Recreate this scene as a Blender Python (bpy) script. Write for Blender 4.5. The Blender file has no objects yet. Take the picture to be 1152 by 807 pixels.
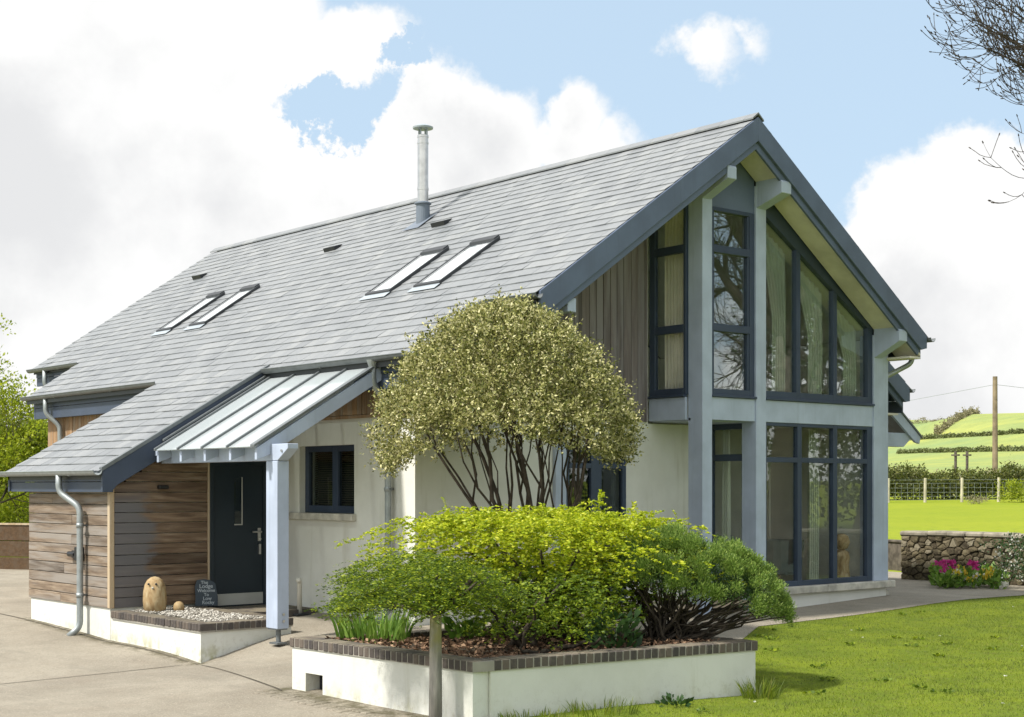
import bpy, bmesh, math, random
import numpy as np
from mathutils import Vector, Matrix, Quaternion
random.seed(7); RNG = np.random.default_rng(11)
SC = bpy.context.scene
COL = SC.collection
R = math.radians

# ------------------------------------------------------------------ camera
CAM = Vector((13.04, -15.535, 1.73))
yaw = R(49.568)
FW = Vector((-math.sin(yaw), math.cos(yaw), 0)); RT = Vector((math.cos(yaw), math.sin(yaw), 0))
cd = bpy.data.cameras.new('camera'); cam = bpy.data.objects.new('camera', cd); COL.objects.link(cam)
cam.location = CAM; cam.rotation_euler = (R(90), 0, yaw)
cd.sensor_width = 36; cd.sensor_fit = 'HORIZONTAL'; cd.lens = 51.53; cd.shift_y = 0.1252
cd.clip_start = .1; cd.clip_end = 6000
SC.camera = cam
SC.view_settings.view_transform = 'Standard'; SC.view_settings.look = 'None'
SC.view_settings.exposure = 0.86; SC.view_settings.gamma = 1
SC.cycles.max_bounces = 8; SC.cycles.transparent_max_bounces = 24; SC.cycles.use_denoising = True

# ------------------------------------------------------------------ node helpers
def new_mat(name):
    m = bpy.data.materials.new(name); m.use_nodes = True
    nt = m.node_tree; nt.nodes.clear()
    out = nt.nodes.new('ShaderNodeOutputMaterial')
    return m, nt, out
def N(nt, t, **kw):
    n = nt.nodes.new(t)
    for k, v in kw.items():
        if k.startswith('i_'): n.inputs[k[2:].replace('_', ' ')].default_value = v
        else: setattr(n, k, v)
    return n
def L(nt, a, b): nt.links.new(a, b)
def rgba(c): return (c[0], c[1], c[2], 1)
def ramp(nt, src, stops):
    r = N(nt, 'ShaderNodeValToRGB'); e = r.color_ramp.elements
    while len(e) < len(stops): e.new(0.5)
    for i, (p, c) in enumerate(stops): e[i].position = p; e[i].color = rgba(c)
    L(nt, src, r.inputs[0]); return r.outputs[0]
def mixc(nt, f, a, b, mode='MIX'):
    m = N(nt, 'ShaderNodeMix', data_type='RGBA', blend_type=mode)
    for s, v in ((m.inputs[0], f), (m.inputs[6], a), (m.inputs[7], b)):
        if hasattr(v, 'links') or hasattr(v, 'is_linked'): L(nt, v, s)
        elif isinstance(v, (int, float)): s.default_value = v
        else: s.default_value = rgba(v)
    return m.outputs[2]
def math_(nt, op, a, b=None, c=None, clamp=False):
    m = N(nt, 'ShaderNodeMath', operation=op, use_clamp=clamp)
    for i, v in enumerate((a, b, c)):
        if v is None: continue
        if isinstance(v, (int, float)): m.inputs[i].default_value = v
        else: L(nt, v, m.inputs[i])
    return m.outputs[0]
def coords(nt, scale=(1, 1, 1), rot=(0, 0, 0)):
    g = N(nt, 'ShaderNodeNewGeometry'); mp = N(nt, 'ShaderNodeMapping')
    mp.inputs['Scale'].default_value = scale; mp.inputs['Rotation'].default_value = rot
    L(nt, g.outputs['Position'], mp.inputs[0]); return mp.outputs[0]
def noise(nt, vec, scale, detail=4, rough=.55, dist=0.0):
    n = N(nt, 'ShaderNodeTexNoise'); n.inputs['Scale'].default_value = scale
    n.inputs['Detail'].default_value = detail; n.inputs['Roughness'].default_value = rough
    n.inputs['Distortion'].default_value = dist
    if vec is not None: L(nt, vec, n.inputs['Vector'])
    return n.outputs[0]
def maprange(nt, v, a, b, c=0.0, d=1.0):
    m = N(nt, 'ShaderNodeMapRange'); m.interpolation_type = 'SMOOTHSTEP'
    for i, x in enumerate((a, b, c, d)): m.inputs[i + 1].default_value = x
    L(nt, v, m.inputs[0]); return m.outputs[0]
def principled(nt, out, col, rough=.6, metal=0, spec=.4, bump=None, bstr=.3, bdist=.01):
    p = N(nt, 'ShaderNodeBsdfPrincipled')
    if isinstance(col, (tuple, list)): p.inputs['Base Color'].default_value = rgba(col)
    else: L(nt, col, p.inputs['Base Color'])
    if isinstance(rough, (int, float)): p.inputs['Roughness'].default_value = rough
    else: L(nt, rough, p.inputs['Roughness'])
    p.inputs['Metallic'].default_value = metal; p.inputs['Specular IOR Level'].default_value = spec
    if bump is not None:
        b = N(nt, 'ShaderNodeBump'); b.inputs['Strength'].default_value = bstr; b.inputs['Distance'].default_value = bdist
        L(nt, bump, b.inputs['Height']); L(nt, b.outputs[0], p.inputs['Normal'])
    L(nt, p.outputs[0], out.inputs[0]); return p
def island(nt): return N(nt, 'ShaderNodeNewGeometry').outputs['Random Per Island']

# ------------------------------------------------------------------ materials
M = {}
def paint(name, c, rough=.45, var=.10, spec=.4, scale=2.0, wear=0.0):
    m, nt, out = new_mat(name)
    v = coords(nt); n = noise(nt, v, scale, 5); n2 = noise(nt, v, 40, 3)
    col = mixc(nt, maprange(nt, n, .3, .7), tuple(x * (1 - var) for x in c), tuple(min(1, x * (1 + var)) for x in c))
    ro = rough
    if wear:
        drip = maprange(nt, noise(nt, coords(nt, (14, 14, .8)), 1.0, 6, .65), .52, .75)
        col = mixc(nt, math_(nt, 'MULTIPLY', drip, wear), col, tuple(x * .55 + .02 for x in c))
        chalk = maprange(nt, noise(nt, v, 5, 6, .7), .55, .75); col = mixc(nt, math_(nt, 'MULTIPLY', chalk, wear * .6), col, tuple(min(1, x * 1.25 + .03) for x in c))
        ro = math_(nt, 'ADD', math_(nt, 'MULTIPLY', n, .35), rough - .12)
        n2 = noise(nt, coords(nt, (30, 30, 3)), 2, 5, .6)
    principled(nt, out, col, ro, spec=spec, bump=n2, bstr=.12, bdist=.004); M[name] = m
paint('blue_dark', (.100, .128, .192), wear=.35); paint('blue_mid', (.046, .062, .095), wear=.35); paint('blue_light', (.375, .43, .53), .5, wear=.3)
paint('frame_blue', (.036, .052, .085), .35, wear=.2); paint('door_navy', (.014, .024, .034), .35)
paint('sheen_white', (.60, .62, .63), .8); paint('frame_dark', (.035, .038, .042), .6); paint('dark', (.02, .022, .025)); paint('black_plastic', (.012, .012, .013), .4)
paint('white_plastic', (.62, .60, .52), .45); paint('inner_wall', (.80, .80, .72), .8); paint('inner_floor', (.42, .34, .24), .4)
paint('curtain_cream', (.86, .80, .68), .9); paint('curtain_green', (.46, .49, .39), .9)
paint('sofa', (.10, .13, .12), .9); paint('soffit_cream', (.66, .62, .54), .6, .15); paint('flash', (.30, .34, .37), .4)
paint('stone_pale', (.44, .42, .36), .85, .25, .2, 6); paint('lead', (.13, .155, .19), .6)
paint('slate_sign', (.045, .060, .075), .6); paint('chalk', (.42, .46, .48), .9); paint('steel_kick', (.42, .42, .39), .45, .1)
paint('bark_dark', (.050, .040, .030), .9, .4, .2, 12); paint('bark_grey', (.10, .085, .068), .9, .4, .2, 8)
paint('leaf_pink', (.45, .03, .16), .6, .3); paint('blind', (.20, .165, .12), .6)
paint('pole_wood', (.22, .17, .11), .9, .3); paint('post_pale', (.46, .42, .31), .9, .2)

def render_mat():
    m, nt, out = new_mat('render_cream'); v = coords(nt)
    n = noise(nt, v, 1.2, 6, .6); fine = math_(nt, 'ADD', noise(nt, v, 90, 2), math_(nt, 'MULTIPLY', noise(nt, v, 9, 5, .6), 2.2))
    base = mixc(nt, maprange(nt, n, .35, .7), (.655, .655, .60), (.585, .585, .53))
    vs = coords(nt, (3.2, 3.2, .35)); st = maprange(nt, noise(nt, vs, 1.6, 5, .6), .56, .78)
    base = mixc(nt, math_(nt, 'MULTIPLY', st, .45), base, (.40, .385, .29))
    # algae splashes close to the ground
    g = N(nt, 'ShaderNodeNewGeometry'); sx = N(nt, 'ShaderNodeSeparateXYZ'); L(nt, g.outputs['Position'], sx.inputs[0])
    low = maprange(nt, sx.outputs[2], -.36, .0, 1, 0)
    al = math_(nt, 'MULTIPLY', low, maprange(nt, noise(nt, coords(nt, (1, 1, .7)), 5, 5, .65), .5, .68))
    base = mixc(nt, math_(nt, 'MULTIPLY', al, .75), base, (.30, .29, .10))
    blot = maprange(nt, noise(nt, v, 2.6, 7, .7), .5, .74); base = mixc(nt, math_(nt, 'MULTIPLY', blot, .16), base, (.46, .45, .36))
    spl = math_(nt, 'MULTIPLY', maprange(nt, sx.outputs[2], -.25, .12, 1, 0), maprange(nt, noise(nt, v, 16, 5, .8), .5, .7)); base = mixc(nt, math_(nt, 'MULTIPLY', spl, .5), base, (.33, .30, .23))
    principled(nt, out, base, .9, spec=.15, bump=fine, bstr=.35, bdist=.004); M['render'] = m
render_mat()

def slate_mat():
    m, nt, out = new_mat('slate'); v = coords(nt)
    i = island(nt); n = noise(nt, v, 14, 5, .6)
    c = ramp(nt, i, [(0, (.140, .150, .158)), (.3, (.178, .188, .195)), (.75, (.198, .207, .213)), (1, (.235, .242, .243))])
    c = mixc(nt, math_(nt, 'MULTIPLY', maprange(nt, n, .35, .75), .3), c, (.15, .155, .155))
    li = maprange(nt, noise(nt, v, 3.2, 5, .7), .60, .72); c = mixc(nt, math_(nt, 'MULTIPLY', li, .35), c, (.33, .335, .30))
    ro = math_(nt, 'ADD', math_(nt, 'MULTIPLY', i, .15), .36)
    st = maprange(nt, noise(nt, coords(nt, (1.6, .22, .22)), 1.5, 6, .65), .5, .72); c = mixc(nt, math_(nt, 'MULTIPLY', st, .2), c, (.135, .145, .14))
    principled(nt, out, c, ro, spec=.45, bump=n, bstr=.15, bdist=.006); M['slate'] = m
slate_mat()

def wood_mat(name, stops, grey, axis, greyfun=None, rough=.8):
    m, nt, out = new_mat(name)
    i = island(nt)
    sc = {'x': (.7, 9, 9), 'y': (9, .7, 9), 'z': (9, 9, .7)}[axis]
    v = coords(nt, sc)
    cx = N(nt, 'ShaderNodeCombineXYZ'); L(nt, math_(nt, 'MULTIPLY', i, 37.0), cx.inputs[0]); L(nt, math_(nt, 'MULTIPLY', i, 91.0), cx.inputs[1]); L(nt, math_(nt, 'MULTIPLY', i, 53.0), cx.inputs[2])
    va = N(nt, 'ShaderNodeVectorMath', operation='ADD'); L(nt, v, va.inputs[0]); L(nt, cx.outputs[0], va.inputs[1])
    g = noise(nt, va.outputs[0], 2.2, 8, .65, .6)
    c = ramp(nt, g, stops)
    c = mixc(nt, .8, c, ramp(nt, i, [(0, (.36, .36, .37)), (.5, (.78, .76, .74)), (1, (1.0, .98, .95))]), 'MULTIPLY')
    w = maprange(nt, noise(nt, va.outputs[0], .8, 5, .6), .42, .66)
    if greyfun:
        w = greyfun(nt, w)
    c = mixc(nt, math_(nt, 'MULTIPLY', w, .85), c, grey)
    principled(nt, out, c, rough, spec=.25, bump=g, bstr=.5, bdist=.006); M[name] = m
wood_mat('wood_grey', [(.25, (.10, .086, .088)), (.5, (.175, .15, .148)), (.75, (.235, .205, .20)),], (.225, .208, .212), 'z')
wood_mat('wood_brown', [(.25, (.20, .115, .06)), (.5, (.33, .205, .11)), (.75, (.42, .28, .16))], (.30, .24, .18), 'z')
wood_mat('wood_front', [(.25, (.075, .055, .042)), (.46, (.19, .142, .10)), (.60, (.285, .225, .165)), (.78, (.42, .365, .30))], (.27, .245, .215), 'x')
def side_grey(nt, w):
    # silvered boards at the exposed outer corner, warm timber near the door
    g = N(nt, 'ShaderNodeNewGeometry'); s = N(nt, 'ShaderNodeSeparateXYZ'); L(nt, g.outputs['Position'], s.inputs[0])
    nn = noise(nt, coords(nt, (1, 1, 2.5)), 2.6, 4, .6)
    y = math_(nt, 'ADD', s.outputs[1], math_(nt, 'MULTIPLY', math_(nt, 'SUBTRACT', nn, .5), .9))
    top = maprange(nt, s.outputs[2], 1.45, 1.75, 1, 0)
    return math_(nt, 'MULTIPLY', maprange(nt, y, -6.78, -6.55, 1, 0), math_(nt, 'ADD', math_(nt, 'MULTIPLY', top, .9), .1))
wood_mat('wood_side', [(.25, (.07, .048, .035)), (.46, (.17, .115, .076)), (.60, (.26, .19, .13)), (.78, (.42, .36, .30))], (.135, .135, .142), 'y', side_grey)
wood_mat('wood_trim', [(.2, (.36, .26, .15)), (.8, (.50, .39, .25))], (.46, .38, .27), 'z')
wood_mat('wood_fence', [(.2, (.045, .028, .015)), (.8, (.14, .085, .045))], (.10, .07, .045), 'y')

def metal_mat(name, c, rough, metal=.9):
    m, nt, out = new_mat(name); n = noise(nt, coords(nt), 9, 5)
    col = mixc(nt, maprange(nt, n, .3, .7), tuple(x * .8 for x in c), c)
    principled(nt, out, col, rough, metal, bump=n, bstr=.05); M[name] = m
metal_mat('galv', (.34, .37, .37), .5, .55); metal_mat('steel', (.60, .59, .57), .30, .85); metal_mat('galv_dark', (.17, .185, .19), .5, .4)

def glass_mat(name, tint, ior=1.65, rough=0.0):
    m, nt, out = new_mat(name)
    t = N(nt, 'ShaderNodeBsdfTransparent'); t.inputs[0].default_value = rgba(tint)
    g = N(nt, 'ShaderNodeBsdfGlossy'); g.inputs[0].default_value = (.92, .95, .95, 1); g.inputs['Roughness'].default_value = rough
    gm = N(nt, 'ShaderNodeNewGeometry'); dp = N(nt, 'ShaderNodeVectorMath', operation='DOT_PRODUCT'); L(nt, gm.outputs['Normal'], dp.inputs[0]); L(nt, gm.outputs['Incoming'], dp.inputs[1])
    r0 = ((ior - 1) / (ior + 1)) ** 2   # Schlick reflectance, the same from both sides of the pane
    f = math_(nt, 'ADD', math_(nt, 'MULTIPLY', math_(nt, 'POWER', math_(nt, 'SUBTRACT', 1, math_(nt, 'ABSOLUTE', dp.outputs['Value'])), 5), 1 - r0), r0, clamp=True)
    b = N(nt, 'ShaderNodeBump'); b.inputs['Strength'].default_value = .012; b.inputs['Distance'].default_value = .05
    L(nt, noise(nt, coords(nt), 1.6, 1), b.inputs['Height']); L(nt, b.outputs[0], g.inputs['Normal'])
    mx = N(nt, 'ShaderNodeMixShader'); L(nt, f, mx.inputs[0]); L(nt, t.outputs[0], mx.inputs[1]); L(nt, g.outputs[0], mx.inputs[2])
    L(nt, mx.outputs[0], out.inputs[0]); M[name] = m
glass_mat('glass', (.93, .96, .945), 2.3); glass_mat('glass_clear', (.96, .975, .965), 1.75); glass_mat('glass_dark', (.72, .76, .75), 1.7); glass_mat('glass_sky', (.95, .97, .97), 2.0)
def canopy_glass():
    m, nt, out = new_mat('glass_canopy')
    p = N(nt, 'ShaderNodeBsdfPrincipled'); p.inputs['Base Color'].default_value = (.50, .54, .55, 1); p.inputs['Roughness'].default_value = .10
    p.inputs['Specular IOR Level'].default_value = .8
    t = N(nt, 'ShaderNodeBsdfTransparent'); t.inputs[0].default_value = (.85, .9, .88, 1)
    mx = N(nt, 'ShaderNodeMixShader'); mx.inputs[0].default_value = .70; L(nt, t.outputs[0], mx.inputs[1]); L(nt, p.outputs[0], mx.inputs[2])
    L(nt, mx.outputs[0], out.inputs[0]); M['glass_canopy'] = m
canopy_glass()

def brick_mat():
    m, nt, out = new_mat('brick_coping'); i = island(nt); n = noise(nt, coords(nt), 25, 5, .65)
    c = ramp(nt, i, [(0, (.055, .048, .046)), (.6, (.085, .072, .064)), (1, (.13, .105, .085))])
    c = mixc(nt, math_(nt, 'MULTIPLY', maprange(nt, n, .5, .75), .5), c, (.17, .15, .11))
    g = N(nt, 'ShaderNodeNewGeometry'); s = N(nt, 'ShaderNodeSeparateXYZ'); L(nt, g.outputs['Normal'], s.inputs[0])
    moss = math_(nt, 'MULTIPLY', maprange(nt, s.outputs[2], .5, .9), maprange(nt, noise(nt, coords(nt), 4, 5, .7), .35, .6))
    c = mixc(nt, math_(nt, 'MULTIPLY', moss, .75), c, (.22, .19, .13))
    principled(nt, out, c, .8, spec=.3, bump=n, bstr=.4, bdist=.01); M['brick'] = m
brick_mat()
paint('mortar', (.30, .28, .24), .95, .2)

def concrete_mat():
    m, nt, out = new_mat('concrete_drive'); v = coords(nt)
    n1 = noise(nt, v, .45, 7, .7); n2 = noise(nt, v, 2.2, 7, .75); n3 = noise(nt, v, 55, 3, .7)
    c = mixc(nt, maprange(nt, n1, .35, .68), (.325, .29, .228), (.222, .196, .152))
    c = mixc(nt, math_(nt, 'MULTIPLY', maprange(nt, n2, .45, .72), .45), c, (.24, .20, .15))
    sp = maprange(nt, noise(nt, v, 24, 3, .85), .52, .66); c = mixc(nt, math_(nt, 'MULTIPLY', sp, .55), c, (.18, .155, .12))
    c = mixc(nt, math_(nt, 'MULTIPLY', maprange(nt, n3, .52, .7), .5), c, (.52, .47, .38))
    # damp dirt and moss gathered along the foot of the plinth and the planter
    g = N(nt, 'ShaderNodeNewGeometry'); q = N(nt, 'ShaderNodeSeparateXYZ'); L(nt, g.outputs['Position'], q.inputs[0])
    def foot(y0, xa, xb, wdt):
        dy = math_(nt, 'ABSOLUTE', math_(nt, 'ADD', q.outputs[1], -y0)); e = maprange(nt, dy, .02, wdt, 1, 0)
        return math_(nt, 'MULTIPLY', e, math_(nt, 'MULTIPLY', maprange(nt, q.outputs[0], xa - .1, xa + .1), maprange(nt, q.outputs[0], xb - .1, xb + .1, 1, 0)))
    ft = math_(nt, 'MAXIMUM', foot(-7.28, -7.4, -2.2, .22), foot(-8.17, .95, 3.9, .30)); ft = math_(nt, 'MULTIPLY', ft, maprange(nt, noise(nt, v, 6, 6, .75), .36, .6))
    c = mixc(nt, math_(nt, 'MULTIPLY', ft, .9), c, (.085, .075, .04))
    tr = maprange(nt, noise(nt, coords(nt, (.5, 2.2, 1), (0, 0, .5)), .8, 6, .7), .52, .7); c = mixc(nt, math_(nt, 'MULTIPLY', tr, .35), c, (.17, .155, .125))
    n3 = noise(nt, v, 38, 6, .85)
    principled(nt, out, c, .88, spec=.2, bump=n3, bstr=.7, bdist=.02); M['concrete'] = m
concrete_mat()
paint('joint', (.085, .072, .05), .95, .3)

def grass_ground():
    m, nt, out = new_mat('grass_ground'); v = coords(nt)
    n1 = noise(nt, v, .12, 6, .6); n2 = noise(nt, v, 2.2, 6, .7); n3 = noise(nt, v, 22, 4, .7)
    c = mixc(nt, maprange(nt, n1, .3, .7), (.185, .235, .013), (.235, .27, .018))
    c = mixc(nt, math_(nt, 'MULTIPLY', maprange(nt, n2, .5, .7), .6), c, (.13, .175, .018))
    c = mixc(nt, math_(nt, 'MULTIPLY', maprange(nt, n3, .5, .75), .4), c, (.22, .22, .05))
    principled(nt, out, c, .9, spec=.1, bump=n3, bstr=.6, bdist=.03); M['grass_ground'] = m
grass_ground()
def lawn_ground():
    m, nt, out = new_mat('lawn_ground'); v = coords(nt); n2 = noise(nt, v, 1.3, 7, .7); n3 = noise(nt, v, 25, 4, .7)
    c = mixc(nt, maprange(nt, n2, .35, .65), (.15, .19, .018), (.105, .145, .018)); c = mixc(nt, math_(nt, 'MULTIPLY', maprange(nt, n3, .5, .7), .6), c, (.10, .085, .04))
    principled(nt, out, c, .95, spec=.05, bump=n3, bstr=.6, bdist=.03); M['lawn_ground'] = m
lawn_ground()
def hill_mat():
    m, nt, out = new_mat('hill_fields'); v = coords(nt)
    n1 = noise(nt, v, .012, 5, .6); n2 = noise(nt, v, .11, 7, .75)
    c = ramp(nt, n1, [(.36, (.36, .36, .09)), (.5, (.25, .295, .10)), (.64, (.20, .265, .11))])
    c = mixc(nt, math_(nt, 'MULTIPLY', maprange(nt, n2, .42, .7), .5), c, (.17, .21, .075))
    principled(nt, out, c, .95, spec=.05); M['hill'] = m
hill_mat()

def leaf_mat(name, stops, trans=.35, rough=.5, spec=.35, patch=None):
    m, nt, out = new_mat(name); i = island(nt)
    c = ramp(nt, i, stops)
    if patch:
        v = coords(nt); c = mixc(nt, math_(nt, 'MULTIPLY', maprange(nt, noise(nt, v, 1.9, 7, .75), .45, .60), .9), c, patch[0])
        c = mixc(nt, math_(nt, 'MULTIPLY', maprange(nt, noise(nt, v, 5.5, 5, .7), .55, .68), .85), c, patch[1])
    p = N(nt, 'ShaderNodeBsdfPrincipled'); L(nt, c, p.inputs['Base Color']); p.inputs['Roughness'].default_value = rough; p.inputs['Specular IOR Level'].default_value = spec
    t = N(nt, 'ShaderNodeBsdfTranslucent'); L(nt, c, t.inputs[0])
    mx = N(nt, 'ShaderNodeMixShader'); mx.inputs[0].default_value = trans
    L(nt, p.outputs[0], mx.inputs[1]); L(nt, t.outputs[0], mx.inputs[2]); L(nt, mx.outputs[0], out.inputs[0]); M[name] = m
leaf_mat('leaf_olive', [(0, (.045, .06, .012)), (.26, (.155, .17, .035)), (.6, (.37, .36, .12)), (1, (.66, .61, .34))], .2)
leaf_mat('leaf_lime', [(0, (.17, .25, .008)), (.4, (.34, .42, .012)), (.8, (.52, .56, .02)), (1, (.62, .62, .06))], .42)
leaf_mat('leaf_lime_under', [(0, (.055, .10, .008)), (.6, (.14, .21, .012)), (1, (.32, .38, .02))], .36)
leaf_mat('leaf_yew', [(0, (.035, .07, .006)), (.45, (.09, .155, .010)), (.78, (.23, .31, .014)), (1, (.44, .50, .025))], .38)
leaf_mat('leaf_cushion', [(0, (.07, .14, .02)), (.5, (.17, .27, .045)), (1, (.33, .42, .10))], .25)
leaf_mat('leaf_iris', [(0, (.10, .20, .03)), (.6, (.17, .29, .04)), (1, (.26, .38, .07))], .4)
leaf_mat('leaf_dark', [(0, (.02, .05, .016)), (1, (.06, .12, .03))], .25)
leaf_mat('leaf_hedge', [(0, (.05, .068, .014)), (.6, (.11, .13, .025)), (1, (.20, .20, .045))], .3)
leaf_mat('leaf_far', [(0, (.10, .125, .04)), (1, (.20, .215, .085))], .2)
leaf_mat('leaf_spring', [(0, (.16, .22, .015)), (.6, (.30, .36, .02)), (1, (.42, .45, .04))], .5)
leaf_mat('leaf_bare', [(0, (.17, .15, .075)), (1, (.34, .31, .18))], .3)
leaf_mat('leaf_ivy', [(0, (.02, .04, .01)), (.7, (.06, .09, .02)), (1, (.13, .17, .05))], .25)
leaf_mat('grass_blade', [(0, (.105, .16, .014)), (.55, (.185, .25, .018)), (.9, (.27, .305, .03)), (1, (.32, .29, .09))], .42, patch=((.085, .125, .020), (.22, .20, .07)))
leaf_mat('petal_pink', [(0, (.40, .02, .15)), (1, (.62, .06, .30))], .4)
leaf_mat('petal_yellow', [(0, (.60, .38, .02)), (1, (.70, .62, .08))], .4)
leaf_mat('petal_white', [(0, (.55, .55, .45)), (1, (.72, .72, .66))], .4)
leaf_mat('mulch_chip', [(0, (.06, .035, .02)), (.6, (.17, .095, .055)), (1, (.36, .24, .15))], .0, .9)
leaf_mat('pebble', [(0, (.16, .14, .115)), (.5, (.36, .335, .285)), (1, (.62, .59, .52))], .0, .7)
def stone_mat():
    m, nt, out = new_mat('rubble_stone'); i = island(nt); v = coords(nt); n = noise(nt, v, 9, 6, .7)
    c = ramp(nt, i, [(0, (.045, .036, .024)), (.35, (.085, .068, .043)), (.7, (.14, .115, .07)), (1, (.25, .22, .16))])
    c = mixc(nt, math_(nt, 'MULTIPLY', maprange(nt, n, .45, .7), .55), c, (.17, .15, .085))
    li = maprange(nt, noise(nt, v, 24, 4, .7), .6, .7); c = mixc(nt, math_(nt, 'MULTIPLY', li, .4), c, (.33, .30, .22))
    principled(nt, out, c, .95, spec=.15, bump=n, bstr=.8, bdist=.03); M['rubble'] = m
stone_mat()
paint('wall_core', (.045, .036, .024), .95, .3); paint('wall_cap', (.25, .225, .175), .95, .35, .15, 5)
def owl_mat():
    m, nt, out = new_mat('carved_sandstone'); v = coords(nt, (1, 1, .45)); n = noise(nt, v, 14, 6, .6, 1.0)
    c = ramp(nt, n, [(.3, (.22, .135, .06)), (.5, (.35, .25, .13)), (.7, (.45, .37, .23))])
    principled(nt, out, c, .8, spec=.2, bump=n, bstr=.3); M['owl'] = m
owl_mat()
def timber_post():
    m, nt, out = new_mat('timber_post'); v = coords(nt, (9, 9, .9)); n = noise(nt, v, 2.5, 7, .65)
    c = ramp(nt, n, [(.3, (.12, .115, .105)), (.6, (.24, .225, .20)), (.8, (.33, .31, .27))])
    g = N(nt, 'ShaderNodeNewGeometry'); s = N(nt, 'ShaderNodeSeparateXYZ'); L(nt, g.outputs['Position'], s.inputs[0])
    a = math_(nt, 'MULTIPLY', maprange(nt, s.outputs[2], .25, .5), maprange(nt, noise(nt, coords(nt), 4, 5, .6), .3, .6))
    c = mixc(nt, math_(nt, 'MULTIPLY', a, .8), c, (.21, .19, .055))
    principled(nt, out, c, .9, spec=.2, bump=n, bstr=.5); M['timber_post'] = m
timber_post()

# ------------------------------------------------------------------ mesh helpers
class MB:
    def __init__(s): s.v = []; s.f = []
    def add(s, vs, fs):
        o = len(s.v); s.v += [tuple(p) for p in vs]; s.f += [tuple(i + o for i in f) for f in fs]; return s
    def box(s, x0, x1, y0, y1, z0, z1):
        return s.add([(x0, y0, z0), (x1, y0, z0), (x1, y1, z0), (x0, y1, z0), (x0, y0, z1), (x1, y0, z1), (x1, y1, z1), (x0, y1, z1)],
                     [(0, 3, 2, 1), (4, 5, 6, 7), (0, 1, 5, 4), (1, 2, 6, 5), (2, 3, 7, 6), (3, 0, 4, 7)])
    def prism(s, pts, a, b, axis):
        # pts 2-D polygon; axis x: pts=(y,z); y: pts=(x,z); z: pts=(x,y)
        def P(p, t): return {'x': (t, p[0], p[1]), 'y': (p[0], t, p[1]), 'z': (p[0], p[1], t)}[axis]
        n = len(pts); vs = [P(p, a) for p in pts] + [P(p, b) for p in pts]
        fs = [tuple(range(n - 1, -1, -1)), tuple(range(n, 2 * n))] + [(i, (i + 1) % n, n + (i + 1) % n, n + i) for i in range(n)]
        return s.add(vs, fs)
    def obox(s, c, ax, ay, az):
        c, ax, ay, az = map(Vector, (c, ax, ay, az)); vs = []
        for k in (-1, 1):
            for i, j in ((-1, -1), (1, -1), (1, 1), (-1, 1)): vs.append(c + ax * i + ay * j + az * k)
        return s.add(vs, [(0, 3, 2, 1), (4, 5, 6, 7), (0, 1, 5, 4), (1, 2, 6, 5), (2, 3, 7, 6), (3, 0, 4, 7)])
    def tube(s, pts, rad, n=8, cap=True):
        pts = [Vector(p) for p in pts]
        if isinstance(rad, (int, float)): rad = [rad] * len(pts)
        o = len(s.v); prev = None
        for k, p in enumerate(pts):
            if k == 0: t = pts[1] - p
            elif k == len(pts) - 1: t = p - pts[k - 1]
            else: t = (pts[k + 1] - p).normalized() + (p - pts[k - 1]).normalized()
            if t.length < 1e-9: t = Vector((0, 0, 1))
            t.normalize()
            if prev is None:
                u = t.orthogonal().normalized()
            else:
                u = (prev - t * prev.dot(t)); u = u.normalized() if u.length > 1e-6 else t.orthogonal().normalized()
            prev = u; w = t.cross(u)
            for i in range(n):
                a = 2 * math.pi * i / n; s.v.append(tuple(p + (u * math.cos(a) + w * math.sin(a)) * rad[k]))
        for k in range(len(pts) - 1):
            for i in range(n):
                j = (i + 1) % n; s.f.append((o + k * n + i, o + k * n + j, o + (k + 1) * n + j, o + (k + 1) * n + i))
        if cap:
            s.f.append(tuple(o + i for i in range(n - 1, -1, -1))); e = o + (len(pts) - 1) * n; s.f.append(tuple(e + i for i in range(n)))
        return s
    def lathe(s, prof, n=24, c=(0, 0, 0)):
        o = len(s.v)
        for r, z in prof:
            for i in range(n):
                a = 2 * math.pi * i / n; s.v.append((c[0] + r * math.cos(a), c[1] + r * math.sin(a), c[2] + z))
        for k in range(len(prof) - 1):
            for i in range(n):
                j = (i + 1) % n; s.f.append((o + k * n + i, o + k * n + j, o + (k + 1) * n + j, o + (k + 1) * n + i))
        s.f.append(tuple(o + i for i in range(n - 1, -1, -1))); e = o + (len(prof) - 1) * n; s.f.append(tuple(e + i for i in range(n)))
        return s
    def build(s, name, mat, parent=None, bevel=0, smooth=False, solid=0):
        me = bpy.data.meshes.new(name); me.from_pydata(s.v, [], s.f); me.validate()
        bm = bmesh.new(); bm.from_mesh(me); bmesh.ops.recalc_face_normals(bm, faces=bm.faces); bm.to_mesh(me); bm.free()
        me.materials.append(M[mat] if isinstance(mat, str) else mat)
        o = bpy.data.objects.new(name, me); COL.objects.link(o)
        if parent: o.parent = parent
        if smooth:
            me.polygons.foreach_set('use_smooth', [True] * len(me.polygons))
        if solid:
            md = o.modifiers.new('s', 'SOLIDIFY'); md.thickness = solid; md.offset = 0
        if bevel:
            md = o.modifiers.new('b', 'BEVEL'); md.width = bevel; md.segments = 1; md.limit_method = 'ANGLE'
        return o
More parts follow.
